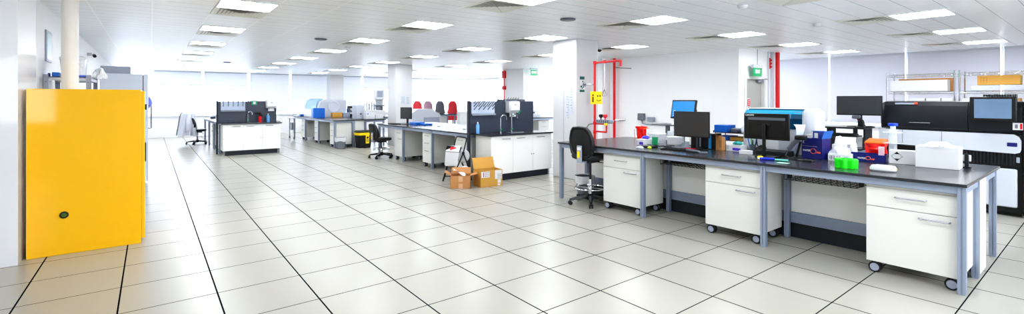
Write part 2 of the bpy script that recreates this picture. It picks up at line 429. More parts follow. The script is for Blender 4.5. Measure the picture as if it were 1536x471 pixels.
for i, (a, b) in enumerate(((18.0, 19.6), (19.6, 21.2), (21.2, 22.8))):
    window('Y', a, b, XR, .84, ZC, 1)
    if i: blind('Y', a + .035, b - .035, XR - .04, 2.2, 'half-raised blind by the far right corner, %s the corner' % ('next to' if i == 2 else 'second from'), 'roller blinds in the far right corner')
# outside: a pale facade with sunshade bands
m = MB(); m.box(-25, 60, 42, 42.5, -12, 14)
for z in range(-10, 14, 1): m.box(-25, 60, 41.985, 42, z * .9, z * .9 + .42, mi=1)
OUT = mat('outside_facade', (.92, .93, .95), .8, var=.03, scale=.4); OUT2 = mat('outside_facade_band', (.78, .81, .86), .7, var=.05, scale=.4)
struct(m.build('outside_facade', [OUT, OUT2], None, True, smooth=0))

# ------------------------------------------------------------------ ceiling fixtures
LIGHTM = bpy.data.materials.new('light_diffuser'); LIGHTM.use_nodes = True
_b = LIGHTM.node_tree.nodes['Principled BSDF']; _b.inputs['Base Color'].default_value = (1, 1, 1, 1)
_b.inputs['Emission Color'].default_value = (.93, .96, 1, 1); _b.inputs['Emission Strength'].default_value = 14.
def light_proto():
    t = thing('ceiling_light', 'x', 'ceiling light', (0, 0, ZC))
    m = MB(); w = .018
    m.box(0, .6, 0, w, -.012, -.001); m.box(0, .6, .6 - w, .6, -.012, -.001); m.box(0, w, w, .6 - w, -.012, -.001); m.box(.6 - w, .6, w, .6 - w, -.012, -.001)
    m.build('light_frame', WHITE2, t); MB().box(w, .6 - w, w, .6 - w, -.008, -.001).build('diffuser', LIGHTM, t, smooth=0)
    return t
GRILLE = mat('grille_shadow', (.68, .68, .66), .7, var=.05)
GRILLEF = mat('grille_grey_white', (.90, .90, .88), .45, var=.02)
def vent_proto():
    t = thing('air_grille', 'x', 'air vent', (0, 0, ZC))
    m = MB(); w = .035
    m.box(0, .6, 0, w, -.012, -.001); m.box(0, .6, .6 - w, .6, -.012, -.001); m.box(0, w, w, .6 - w, -.012, -.001); m.box(.6 - w, .6, w, .6 - w, -.012, -.001)
    m.build('grille_frame', GRILLEF, t)
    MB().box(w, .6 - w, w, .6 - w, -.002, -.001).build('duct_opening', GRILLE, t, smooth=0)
    m = MB(); c = .3
    n = 6
    for q in range(4):                         # four-way blades: nested tilted slats on each side
        for k in range(n):
            d = .27 - k * .042; l = d - .004
            if l <= .02: continue
            p = [(-l, -d, -.012), (l, -d, -.012), (l - .034, -d + .034, -.006), (-l + .034, -d + .034, -.006)]
            R = Matrix.Rotation(q * PI / 2, 3, 'Z')
            m.quad([R @ Vector(a) + Vector((c, c, 0)) for a in p])
    m.build('louvre_blades', GRILLEF, t, fix=False, smooth=0)
    return t
s_, c_ = math.sin(YAW), math.cos(YAW)
def proj(x, y, z):
    a = c_ * x - s_ * y; D = s_ * x + c_ * y
    if D < .15: return None
    return 768 + 702 * a / D, 148.6 - 702 * (z - CAMH) / D
def in_view(x0, y0):
    n = 0
    for dx in (.05, .3, .55):
        for dy in (.05, .3, .55):
            p = proj(x0 + dx, y0 + dy, ZC)
            if p and 0 < p[0] < 1536 and 0 < p[1] < 471: n += 1
    return n >= 2
rown = ['leftmost', 'second', 'third', 'fourth', 'fifth', 'sixth']
lp = vp = None; offlights = []
for k in range(6):
    nl = nv = 0
    for mrow in range(-1, 9):
        x0 = .62 + 2.4 * k; y0 = 1.29 + 2.4 * mrow
        if x0 > 9.7 and y0 > 4.8 and y0 < 13.4: continue
        if k == 5 and y0 > 4: continue
        if k == 4 and y0 > 13: continue
        if y0 + 1.2 > YF: continue
        hid = (k == 2 and mrow == 6) or (k == 3 and mrow == 5)
        if in_view(x0, y0):
            lab = 'lit square ceiling panel, %s from camera in the %s row from the left' % (ORD[nl], rown[k]); nl += 1
            if lp is None: lp = light_proto(); lp.location = (x0, y0, ZC); lp['label'] = lab; lp['group'] = 'square ceiling light panels'
            else: copy_tree(lp, (x0, y0, ZC), 0, lab)
        else: offlights.append((x0 + .3, y0 + .3))
        if in_view(x0, y0 + .6):
            lab = 'square ceiling air grille, %s from camera in the %s row from the left' % (ORD[nv], rown[k]); nv += 1
            if vp is None: vp = vent_proto(); vp.location = (x0, y0 + .6, ZC); vp['label'] = lab; vp['group'] = 'square ceiling air grilles'
            else: copy_tree(vp, (x0, y0 + .6, ZC), 0, lab)
offlights += [(11.3, 12.2), (13.2, 8.0), (13.2, 11.0), (12.9, 6.2)]  # extra unseen lamps, added to brighten the rear right wall
for i, (x, y) in enumerate(offlights):
    L = bpy.data.lights.new('unseen_ceiling_lamp', 'AREA'); L.shape = 'SQUARE'; L.size = .56; L.energy = 14.5 * PI * .31; L.color = (.93, .96, 1)
    o = bpy.data.objects.new('unseen_ceiling_lamp', L); COL.objects.link(o); o.location = (x, y, ZC - .015)

def zpt(u, v, z):
    a = (u - 768) / 702.; zz = -(v - 148.6) / 702.
    dx, dy = c_ * a + s_, -s_ * a + c_; t = (z - CAMH) / zz
    return dx * t, dy * t
# small round ceiling fittings
for i, (x, y, r, lab, mt) in enumerate(((4.64, 4.72, .11, 'dark round ceiling speaker grille near the middle column top', GRAPH), (2.52, 9.1, .11, 'small grey round ceiling speaker between two lights left of centre', GRAPH),
        (1.85, 16.6, .1, 'grey round ceiling speaker over the left sink unit', GRAPH))):
    m = MB(); m.lathe([(r, -.001), (r, -.014), (r * .85, -.022), (r * .3, -.024)], (x, y, ZC), 24)
    one(m, 'ceiling_speaker', mt, lab, 'speaker')
for i, (x, y, lab) in enumerate(((5.62, 2.75, 'white round smoke detector near the big light panel right of centre'), (2.15, 4.6, 'white smoke detector on ceiling left of centre, nearest the camera'), (1.35, 4.55, 'small white detector on ceiling beside the leftmost light row'),
        (7.9, 2.75, 'white smoke detector on ceiling above the two monitors'), (3.35, 10.1, 'small white smoke detector on ceiling beyond the second light row'))):
    m = MB(); m.lathe([(.055, -.001), (.055, -.02), (.04, -.04), (.015, -.045)], (x, y, ZC), 18)
    one(m, 'smoke_detector', WHITE2, lab, 'smoke detector')
m = MB(); m.lathe([(.06, -.001), (.06, -.03), (.045, -.04)], (7.82, 6.97, ZC + .0005), 20); t = tag(m.build('dome_camera', WHITE2, None, True), 'small dark dome camera on ceiling right of the big column', 'camera')
m = MB(); m.lathe([(.045, -.04), (.043, -.065), (.028, -.085), (.008, -.092)], (7.82, 6.97, ZC + .0005), 20); m.build('camera_dome', BLACK, t, True)
t = thing('wall_camera', 'small black camera high on the left wall above the fridge', 'camera', (-1.0, 12.6, 2.38))
MB().box(-1.0, -.93, 12.58, 12.62, 2.38, 2.44).build('bracket', WHITE2, t, True); MB().cyl((-.90, 12.66, 2.40), (-.88, 12.52, 2.37), .03).build('camera_body', BLACK, t, True)

# ------------------------------------------------------------------ furniture builders
def extr_leg(name, x, y, z1, t, sx=.05, sy=.05, par=True):
    """grooved aluminium profile post"""
    m = MB(); hx, hy, g = sx / 2, sy / 2, .006
    P = [(-hx, -hy), (-g, -hy), (-g, -hy + .006), (g, -hy + .006), (g, -hy), (hx, -hy), (hx, -g), (hx - .006, -g), (hx - .006, g), (hx, g), (hx, hy), (g, hy), (g, hy - .006), (-g, hy - .006), (-g, hy), (-hx, hy), (-hx, g), (-hx + .006, g), (-hx + .006, -g), (-hx, -g)]
    m.prism([(x + a, y + b) for a, b in P], 'Z', .012, z1)
    m.box(x - hx + .004, x + hx - .004, y - hy + .004, y + hy - .004, 0, .012)
    return m.build(name, ALU, t, True)

PANELW = mat('brightened_white_laminate', (.97, .97, .965), .4, var=.01)  # white laminate with a lightened colour, making up for dim light on these faces
def lab_bench(name, label, x0, x1, y0, y1, ylegs, xlegs, spine=None, trays=(), ztop=.86, top=TOP, group=None, endpanel=True):
    t = thing(name, label, 'lab bench', ((x0 + x1) / 2, (y0 + y1) / 2, 0), 0, group)
    m = MB(); m.box(x0, x1, y0, y1, ztop - .025, ztop, .003); m.build('worktop', top, t, True)
    for yy in ylegs:
        for xx in xlegs: extr_leg('leg', xx, yy, ztop - .025, t)
    m = MB(); zr0, zr1 = ztop - .085, ztop - .026
    for xx in (xlegs[0], xlegs[-1]):
        for a, b in zip(ylegs, ylegs[1:]): m.box(xx - .018, xx + .018, a + .025, b - .025, zr0, zr1, .003)
    for yy in (ylegs[0], ylegs[-1]):
        for a, b in zip(xlegs, xlegs[1:]): m.box(a + .025, b - .025, yy - .018, yy + .018, zr0, zr1, .003)
    m.build('frame_rail', ALU, t, True)
    if spine:
        a, b = spine
        for ya, yb in zip(ylegs, ylegs[1:]):
            MB().box(a, a + .02, ya + .026, yb - .026, .285, ztop - .03, .002).build('modesty_panel', PANELW, t, True)
            MB().box(a - .01, a + .02, ya + .026, yb - .026, .165, .283, .004).build('lower_rail', ALU, t, True)
            MB().box(b - .02, b, ya + .026, yb - .026, .165, ztop - .03, .002).build('back_panel', WHITE, t, True)
        MB().box(a + .03, b - .03, ylegs[0] + .03, ylegs[-1] - .03, .0, .165).build('plinth', PLINTH, t, True)
        if endpanel:
            MB().box(a + .01, b - .02, ylegs[0] - .02, ylegs[0] + .015, .02, ztop - .03, .002).build('end_panel', WHITE, t, True)
    for (xa, xb, ya, yb) in trays:
        m = MB(); r = .0026; zt, zb = ztop - .10, ztop - .165
        for x in (xa, xb):
            m.tube([(x, ya, zt), (x, yb, zt)], r, 6)
        n = 6
        for k in range(n + 1):
            x = xa + (xb - xa) * k / n; m.tube([(x, ya, zt), (x, ya, zb), (x, yb, zb), (x, yb, zt)], r, 6)
        n = 12
        for k in range(n + 1):
            y = ya + (yb - ya) * k / n; m.tube([(xa, y, zt), (xa, y, zb), (xb, y, zb), (xb, y, zt)], r, 6)
        for y in (ya, yb): m.box(xa + .1, xa + .16, y - .012, y + .012, zb, ztop - .026)
        m.build('cable_tray', BLKWIRE, t, True)
    return t

def handle_bar(m, xc, y, z, w):
    """bow handle on a front facing -Y"""
    m.tube([(xc - w / 2, y, z), (xc - w / 2, y - .024, z), (xc - w / 2 + .006, y - .03, z), (xc + w / 2 - .006, y - .03, z), (xc + w / 2, y - .024, z), (xc + w / 2, y, z)], .0055, 8)

def pedestal(label, loc, rz, w=.61, d=.5, fronts=((.585, .76), (.10, .58)), z0=.108, ztop=.765, group=None, wh=.092, hside='door'):
    t = thing('mobile_pedestal', label, 'pedestal cabinet', loc, rz, group)
    m = MB(); m.box(-w / 2, w / 2, .018, d, z0, ztop - .012, .002); m.box(-w / 2, w / 2, 0.0, d, ztop - .011, ztop + .003, .003); m.build('carcass', WHITE, t)
    n = len(fronts)
    for k, (a, b) in enumerate(fronts):
        nm = 'door' if (hside == 'door' and k == n - 1) else 'drawer_front'
        o = MB().box(-w / 2 + .001, w / 2 - .001, 0, .0178, a, b - (.014 if k == 0 else 0), .0025).build(nm, WHITE, t)
        hm = MB()
        if nm == 'door': handle_bar(hm, w * .5 - .155, 0, b - .045, .19)
        else: handle_bar(hm, 0, 0, b - .06 if n > 2 else (a + b) / 2 + .01, .2 if w > .5 else .16)
        hm.build('handle', STEEL, o)
        if nm == 'door':
            g = MB()
            for z in (a + .09, b - .09): g.cyl((-w / 2 - .001, .03, z), (-w / 2 + .004, .03, z), .009, seg=10)
            g.build('hinge_cap', STEEL, o)
    for sx in (-1, 1):
        for y in (.045, d - .07):
            cx = sx * (w / 2 - .055); r = wh / 2
            o = MB(); o.box(cx - .018, cx + .018, y - .018, y + .03, z0 - .02, z0, .004); o.cyl((cx, y + .004, z0 - .045), (cx, y + .004, z0 - .015), .012, seg=10); o.box(cx - .022, cx + .022, y - .006, y + .014, r - .012, z0 - .03, .006)
            c = o.build('caster', GREYP, t)
            for q in (-1, 1):
                yy = y + .004 + q * .021
                g = MB(); g.lathe([(r * .6, yy - .011), (r * .93, yy - .011), (r, yy - .006), (r, yy + .006), (r * .93, yy + .011), (r * .6, yy + .011)], (cx, 0, r), 24, axis='Y')
                g.lathe([(r * .72, yy - .0125), (r * .72, yy + .0125)], (cx, 0, r), 20, axis='Y', mi=1); g.build('caster_wheel', [BLACKM, CASTER], c)
    return t

def superring(a, b, z, n=28, e=3.2, yc=0.):
    out = []
    for k in range(n):
        t = 2 * PI * k / n; c, s = math.cos(t), math.sin(t)
        out.append((a * math.copysign(abs(c) ** (2 / e), c), yc + b * math.copysign(abs(s) ** (2 / e), s), z))
    return out

def task_chair(label, loc, rz, zs=.76, back=True, ring=True, group=None, col=SEATF, tilt=0.10, backh=.44):
    """front of the sitter is local +Y; the viewer behind it sees the back plate"""
    t = thing('task_chair', label, 'chair', loc, rz, group)
    m = MB()
    for k in range(5):
        a = 2 * PI * k / 5 + .35; d = Vector((math.cos(a), math.sin(a), 0)); n = Vector((-d.y, d.x, 0)); rings = []
        for r, w, zc, h in ((.03, .032, .115, .034), (.12, .028, .11, .03), (.26, .02, .088, .022), (.31, .016, .078, .016)):
            p = d * r + Vector((0, 0, zc)); rings.append([p + n * w - Vector((0, 0, h)), p + n * w * .8 + Vector((0, 0, h * .5)), p - n * w * .8 + Vector((0, 0, h * .5)), p - n * w - Vector((0, 0, h))])
        m.loft(rings)
    m.cyl((0, 0, .06), (0, 0, .15), .045, seg=16); m.build('star_base', BLACK, t)
    for k in range(5):
        a = 2 * PI * k / 5 + .35; p = Vector((math.cos(a), math.sin(a), 0)) * .30; g = MB(); n = Vector((-p.y, p.x, 0)).normalized()
        for q in (-1, 1):
            cpt = p + n * .017 * q + Vector((0, 0, .028)); g.cyl(cpt - n * .011, cpt + n * .011, .028, seg=14)
        g.cyl(p + Vector((0, 0, .03)), p + Vector((0, 0, .075)), .009, seg=8); g.build('caster', BLACKM, t)
    m = MB(); m.cyl((0, 0, .12), (0, 0, zs * .5), .027, seg=14); m.build('column_sleeve', CHROME, t)
    m = MB(); m.cyl((0, 0, zs * .5), (0, 0, zs - .1), .017, seg=12); m.build('gas_column', BLACK, t)
    if ring:
        m = MB(); zr = .235
        m.tube([(math.cos(a) * .225, math.sin(a) * .225, zr) for a in [2 * PI * k / 32 for k in range(33)]], .010, 8, cap=False)
        for k in range(4):
            a = 2 * PI * k / 4 + .2; m.tube([(.026 * math.cos(a), .026 * math.sin(a), zr - .005), (math.cos(a) * .225, math.sin(a) * .225, zr)], .007, 6)
        m.cyl((0, 0, zr - .04), (0, 0, zr + .03), .034, seg=14); m.build('foot_ring', CHROME, t)
    m = MB(); m.loft([superring(.19, .18, zs - .075), superring(.235, .22, zs - .055), superring(.245, .23, zs - .02), superring(.235, .22, zs), superring(.19, .175, zs + .006)]); m.build('seat', col, t)
    m = MB(); m.box(-.10, .10, -.13, .10, zs - .115, zs - .074, .01); m.tube([(.1, .0, zs - .1), (.23, .03, zs - .11), (.27, .03, zs - .16)], .007, 6); m.build('mechanism', BLACK, t)
    if back:
        o = MB(); o.box(-.04, .04, -.268, -.244, zs - .09, zs + .14, .006); o.box(-.04, .04, -.26, -.08, zs - .105, zs - .085, .004)
        br = o.build('back_bracket', LGREY, t)
        if ring:
            MB().box(-.028, .012, -.2725, -.268, zs - .03, zs + .06).build('yellow_tag', YELL, br); MB().box(-.028, .03, -.2725, -.268, zs + .075, zs + .115).build('white_tag', PAPER, br)
        # backrest: rounded trapezoid shell, curved
        def outline(s, off):
            pts = []
            for (x, z) in ((-.13, 0), (0, -.012), (.13, 0), (.185, .05), (.215, .16), (.205, .27), (.165, .38), (.12, .43), (0, .445), (-.12, .43), (-.165, .38), (-.205, .27), (-.215, .16), (-.185, .05)):
                z = z * backh / .44
                zc = .21 * backh / .44
                X = x * s; Z = (z - zc) * s + zc
                pts.append((X, -.225 + off + .9 * X * X - tilt * (Z - .1), zs + .02 + Z - .05))
            return pts
        m = MB(); m.loft([outline(.80, -.012), outline(.86, -.030), outline(.955, -.032), outline(1., -.012), outline(1., .012), outline(.95, .034), outline(.7, .044)]); m.build('backrest', col, t)
        m = MB(); m.loft([outline(.78, -.0135), outline(.70, -.019)]); m.build('back_plate', BLACKM, t)
    return t

def monitor(label, loc, rz, w, h, zb, zt_base=0., tilt=0., scr=SCREEN, rear=False, logo=None, base=(.22, .17), stand_col=BLACK, group=None, name='monitor'):
    """screen faces local -Y; zb = height of the screen's lower edge above the base"""
    t = thing(name, label, 'monitor', loc, rz, group)
    R = Matrix.Translation((0, 0, zb)) @ Matrix.Rotation(-tilt, 4, 'X')
    m = MB(); m.box(-w / 2, w / 2, -.03, -.008, 0, h, .004); m.box(-w / 2 + .04, w / 2 - .04, -.010, .018, .03, h - .05, .012); m.build('housing', BLACK, t, M=R)
    MB().box(-w / 2 + .007, w / 2 - .007, -.0315, -.0298, .016, h - .007).build('screen', scr, t, M=R, smooth=0)
    if logo == 'front':
        MB().text('DELL', .012, (-w / 2 + .03, -.0312, .0085)).build('logo', LGREY, t, M=R)
    m = MB()
    m.box(-.028, .028, .018, .045, .012, zb + h * .55, .004); m.box(-.05, .05, .006, .03, zb + h * .4, zb + h * .62, .004); m.build('stand_neck', stand_col, t)
    MB().box(-base[0] / 2, base[0] / 2, -base[1] / 2, base[1] / 2 + .03, 0, .012, .004).build('stand_base', stand_col, t)
    return t

def keyboard(label, loc, rz, w=.44, d=.13, m1=BLACK, m2=BLACKM):
    t = thing('keyboard', label, 'keyboard', loc, rz)
    m = MB(); m.prism([(-d / 2, 0), (d / 2, 0), (d / 2, .022), (-d / 2, .012)], 'X', -w / 2, w / 2); m.build('keyboard_tray', m1, t)
    k = MB()
    for r in range(5):
        y = -d / 2 + .018 + r * (d - .03) / 4.6; zz = .012 + .010 * (y + d / 2) / d
        for c in range(19):
            x = -w / 2 + .02 + c * (w - .04) / 18.6
            k.box(x - .0085, x + .0085, y - .009, y + .009, zz, zz + .005)
    k.build('keys', m2, t, smooth=0)
    return t

def carton(name, label, cat, loc, rz, w, d, h, mt, group=None, bev=.003):
    t = thing(name, label, cat, loc, rz, group)
    MB().box(-w / 2, w / 2, -d / 2, d / 2, 0, h, bev).build('carton_body', mt, t)
    return t

def glove_box(label, loc, rz, w, d, h, blue_patch=True, gl=PURPLE, group='glove boxes on the benches'):
    t = thing('glove_box', label, 'glove box', loc, rz, group)
    MB().box(-w / 2, w / 2, -d / 2, d / 2, 0, h, .002).build('carton_body', PAPER, t)
    m = MB(); m.box(-w * .1, w * .42, -d / 2 - .001, -d / 2, h * .12, h * .55); m.build('printed_patch', PURPLE if blue_patch else BLUE, t)
    m = MB(); m.box(-w * .45, -w * .38, -d / 2 - .001, -d / 2, h * .2, h * .8, mi=1)
    m.build('printed_panel', [PRINT, PRINT], t)
    g = MB()
    def f(u, v):
        a = 2 * PI * u; r = math.sin(PI * min(1, v * 1.0)) * .055 + .006 * math.sin(5 * a + 7 * v)
        return (w * .08 + r * math.cos(a) * 1.2, r * math.sin(a) * .6, h - .002 + v * .045 + .008 * math.sin(3 * a))
    g.sheet(f, 18, 7); g.build('glove_poking_out', gl, t)
    return t

def tissue_lump(mb, c, rx, ry, rz_, seed, n=18, mlev=9, rough=.22):
    rnd = random.Random(seed); ph = [rnd.uniform(0, 6.28) for _ in range(8)]
    def f(u, v):
        a = 2 * PI * u; e = (v - .0) * PI / 2
        k = 1 + rough * (math.sin(3 * a + ph[0] + 4 * e) * .5 + math.sin(5 * a + ph[1] - 3 * e) * .35 + math.sin(9 * a + ph[2] + 7 * e) * .25)
        return (c[0] + rx * k * math.cos(a) * math.cos(e), c[1] + ry * k * math.sin(a) * math.cos(e), c[2] + rz_ * (k * .4 + .6) * math.sin(e))
    mb.sheet(f, n, mlev)

# ------------------------------------------------------------------ yellow cabinet, left corner
t = thing('safety_cabinet', 'tall yellow glossy safety cabinet standing against the left wall', 'cabinet', (-.495, 6.52, 0))
MB().box(-.926, -.075, 6.28, 6.76, .0, 1.612, .004).build('cabinet_body', YEL, t, True)
d = MB().box(-.074, -.045, 6.29, 6.75, .05, 1.60, .004).build('cabinet_door', YEL, t, True)
h = MB(); h.box(-.045, -.03, 6.33, 6.36, 1.40, 1.46, .003); h.box(-.045, -.035, 6.33, 6.37, .85, 1.05, .003); h.build('latch', BLACK, d, True)
m = MB(); m.lathe([(.034, 6.28), (.034, 6.272), (.026, 6.268)], (-.665, 0, .385), 24, axis='Y'); b = m.build('vent_bung', BLACKM, t, True)
m = MB(); m.lathe([(.022, 6.269), (.02, 6.266), (.008, 6.265)], (-.665, 0, .385), 20, axis='Y'); m.build('vent_cap', mat('olive_cap', (.30, .42, .12), .4), b, True)
m = MB()
for x in (-.86, -.14): m.box(x - .03, x + .03, 6.4, 6.7, -.0, .004)
m.build('levelling_foot', BLACK, t, True)

one(MB().cyl((-.70, 7.06, 0), (-.70, 7.06, ZC - .002), .072, seg=32), 'drain_pipe', PIPEW, 'thick white vertical pipe rising behind the yellow cabinet', 'pipe')
t = thing('framed_notice', 'small glazed frame hung high on the left wall', 'picture frame', (-1.0, 8.05, 1.97))
m = MB(); m.box(-1.0, -.985, 7.86, 8.24, 1.97, 2.35, .003); m.build('frame', LGREY, t, True)
m = MB(); m.box(-.985, -.982, 7.89, 8.21, 2.0, 2.32); m.build('notice_sheet', mat('pale_green_print', (.66, .80, .80), .2, var=.15, scale=20), t, True)

# slotted shelving unit
t = thing('slotted_shelf', 'grey slotted-angle shelf unit behind the yellow cabinet', 'shelf', (-.76, 7.95, 0))
for x in (-.97, -.56):
    for y in (7.5, 8.4):
        m = MB(); sx = 1 if x < -.8 else -1; sy = 1 if y < 8 else -1
        m.box(x, x + sx * .045, y, y + sy * .003, 0, 1.80); m.box(x, x + sx * .003, y, y + sy * .045, 0, 1.80)
        for k in range(20):
            z = .1 + k * .085
            m.lathe([(.007, -.0008), (.0065, -.0012)] if sy > 0 else [(.007, .0008), (.0065, .0012)], (x + sx * .024, y, z), 8, axis='Y', mi=1)
        m.build('upright_post', [LGREY, GREYP], t, True)
for z in (.2, .75, 1.3, 1.73):
    m = MB(); m.box(-.965, -.565, 7.505, 8.395, z + .035, z + .045); m.box(-.965, -.565, 7.505, 7.508, z, z + .044); m.box(-.965, -.565, 8.392, 8.395, z, z + .044); m.box(-.568, -.565, 7.505, 8.395, z, z + .044); m.build('shelf_board', WGREY, t, True)
t = thing('storage_box', 'translucent white storage box on top of the grey shelf unit', 'box', (-.735, 7.78, 1.7755))
m = MB(); m.loft([superring(.10, .16, 0, 24, 6), superring(.115, .18, .2, 24, 6), superring(.12, .185, .215, 24, 6)]); m.build('tub', FILM, t)
m = MB(); m.loft([superring(.122, .187, .213, 24, 6), superring(.122, .187, .235, 24, 6), superring(.10, .16, .255, 24, 6)]); m.build('lid', WHITE2, t)
one(MB().box(-.80, -.59, 7.60, 7.605, 1.776, 1.80), 'blue_tray', mat('mid_blue_plastic', (.35, .45, .85), .4), 'flat blue tray edge under the storage box', 'tray')
one(MB().box(-.90, -.84, 7.53, 7.65, 1.776, 1.825, .004).box(-.84, -.79, 7.53, 7.62, 1.776, 1.81, .004, mi=1), 'small_carton', [BLUE, LGREY], 'small blue and grey carton at left on the shelf unit top', 'carton')
one(MB().box(-.935, -.915, 7.53, 7.56, 1.776, 1.815, .004), 'marker_stub', NAVY, 'tiny dark blue pot at the left end of the shelf top', 'pot')
m = MB(); tissue_lump(m, (-.53, 8.25, 1.776), .07, .14, .14, 3, rough=.3)
t = tag(m.build('plastic_bag', FILM, None, True), 'crumpled clear plastic bag on the shelf end beside the fridge', 'bag')
m = MB(); m.lathe([(.0, .0), (.022, .01), (.024, .03), (.01, .045)], (-.53, 8.2, 1.80), 12); m.lathe([(.0, .0), (.02, .01), (.02, .03), (.008, .04)], (-.50, 8.35, 1.85), 12, mi=1); m.build('caps', [mat('olive', (.45, .5, .25), .5), BROWN], t, True)
one(MB().box(-.70, -.60, 7.6, 7.75, 1.346, 1.62, .004), 'black_binder', BLACK, 'black binder on the shelf under the storage box', 'binder')

# fridge
t = thing('laboratory_fridge', 'tall pale grey laboratory fridge beyond the yellow cabinet', 'fridge', (-.36, 10.75, 0))
MB().box(-.67, -.105, 10.4, 11.2, .06, 1.95, .006).build('fridge_body', FRIDGE, t, True)
MB().box(-.105, -.095, 10.42, 11.18, .10, 1.93).build('door_gasket', BLACK, t, True)
d = MB().box(-.095, -.03, 10.4, 11.2, .08, 1.95, .006).build('fridge_door', FRIDGE, t, True)
m = MB()
m.tube([(-.03, 10.5, 1.4), (.012, 10.5, 1.4), (.012, 10.5, 1.0), (-.03, 10.5, 1.0)], .012, 8)
m.build('door_handle', STEEL, d, True)
MB().box(-.64, -.08, 10.42, 11.1, 0, .06).build('fridge_plinth', PLINTH, t, True)
one(MB().box(-.665, -.27, 10.45, 11.1, 1.951, 2.075, .005), 'storage_case', LGREY, 'flat grey case lying on top of the fridge', 'case')
m = MB(); m.lathe([(.17, -.012), (.18, 0), (.17, .012), (.02, .014)], (0, 0, 0), 28, axis='Y')
o = m.build('blue_disc', mat('violet_blue_plastic', (.45, .5, .88), .4), None); o.location = (-.155, 11.4, 1.45); tag(o, 'round violet-blue disc sticking out past the fridge door', 'disc')
one(MB().box(-.20, -.16, 11.22, 11.6, 0, 1.8, .004), 'white_locker_panel', WGREY, 'narrow white panel stood behind the fridge', 'panel')

# ------------------------------------------------------------------ near bench island
NB = lab_bench('lab_bench', 'long dark-topped bench island nearest the camera, with three pedestals', 4.92, 6.56, .70, 5.23, (.735, 2.215, 3.70, 5.195), (4.972, 5.53, 6.42), spine=(5.56, 5.90),
               trays=((5.12, 5.45, 2.95, 3.55), (5.12, 5.45, 1.46, 2.08)))
pedestal('white two-front mobile pedestal under the bench beside the black chair', (5.0, 4.075, 0), FX, w=.62, group='white mobile pedestals under the near bench')
pedestal('white mobile pedestal under the bench below the dark-backed monitor', (5.0, 2.565, 0), FX, w=.61, group='white mobile pedestals under the near bench')
pedestal('white mobile pedestal at the right end of the bench, nearest the camera', (5.0, 1.052, 0), FX, w=.61, group='white mobile pedestals under the near bench')
# cables lying in the left tray
m = MB(); rnd = random.Random(4)
for k in range(14):
    y = rnd.uniform(2.98, 3.3); x = rnd.uniform(5.16, 5.4); pts = []
    for q in range(7):
        pts.append((min(5.43, max(5.14, x + rnd.uniform(-.08, .08))), min(3.53, y + q * .04 + rnd.uniform(-.02, .02)), .715 + rnd.uniform(-.008, .035)))
    m.tube(pts, .006, 6)
m.box(5.2, 5.3, 3.25, 3.45, .705, .745, .006)
one(m, 'cable_bundle', BLACK, 'tangle of black cables lying in the tray under the bench', 'cables')
task_chair('black drafting chair with chrome foot ring at the near bench', (5.03, 4.66, 0), FX + .12, zs=.72)

def waste_basket(label, loc, r0, r1, h, mt, liner, group=None):
    t = thing('waste_basket', label, 'bin', loc, 0, group)
    m = MB(); m.lathe([(r0 * .9, 0), (r0, .005), (r1, h), (r1 + .008, h), (r1 + .008, h - .012), (r1 - .004, h - .008), (r0 - .004, .012), (.02, .01)], (0, 0, 0), 28, caps=(True, True)); m.build('basket', mt, t)
    if liner:
        m = MB()
        def f(u, v):
            a = 2 * PI * u; rr = r1 + .012 + .006 * math.sin(9 * a) * v; return (rr * math.cos(a), rr * math.sin(a), h + .012 - v * h * (.36 + .05 * math.sin(4 * a)))
        m.sheet(f, 40, 5)
        def g(u, v):
            a = 2 * PI * u; rr = r1 + .012 - v * .03; return (rr * math.cos(a), rr * math.sin(a), h + .012 - .12 * v)
        m.sheet(g, 40, 3); m.build('bin_liner', FILM, t)
    return t
waste_basket('grey mesh waste basket with clear liner behind the drafting chair', (5.30, 5.02, 0), .11, .145, .33, GREYP, True)
waste_basket('slim dark bin with white liner under the bench end', (6.22, .90, 0), .075, .105, .42, BLACKM, True)

ZT = .8605
# --- things on the near bench, left to right
t = thing('biohazard_bag', 'red biohazard bag clipped in a stand at the bench back', 'bag', (6.46, 4.84, ZT))
m = MB()
def f(u, v):
    a = 2 * PI * u; r = .055 + .022 * v + .008 * math.sin(6 * a + 5 * v) + (.018 * math.sin(3 * a) if v > .8 else 0)
    return (r * math.cos(a), r * 1.1 * math.sin(a), .20 * v)
m.sheet(f, 30, 10); tissue_lump(m, (0, 0, .17), .07, .075, .04, 9); m.build('bag_body', REDP, t)
m = MB(); m.tube([(-.09, -.10, .165), (.02, -.105, .175), (.09, -.08, .165)], .007, 6); m.tube([(-.06, .1, .15), (-.06, .09, .0)], .005, 6); m.build('wire_stand', ORANGE, t)
glove_box('white glove box with violet glove poking out, left end of bench', (5.60, 4.13, ZT), FX, .125, .24, .085)
m = MB(); m.box(5.66, 5.69, 3.98, 4.06, ZT, ZT + .115, .003); o = one(m, 'green_packet', mat('mid_green_print', (.1, .6, .42), .5, var=.2, scale=30), 'small green packet standing beside the glove box', 'packet')
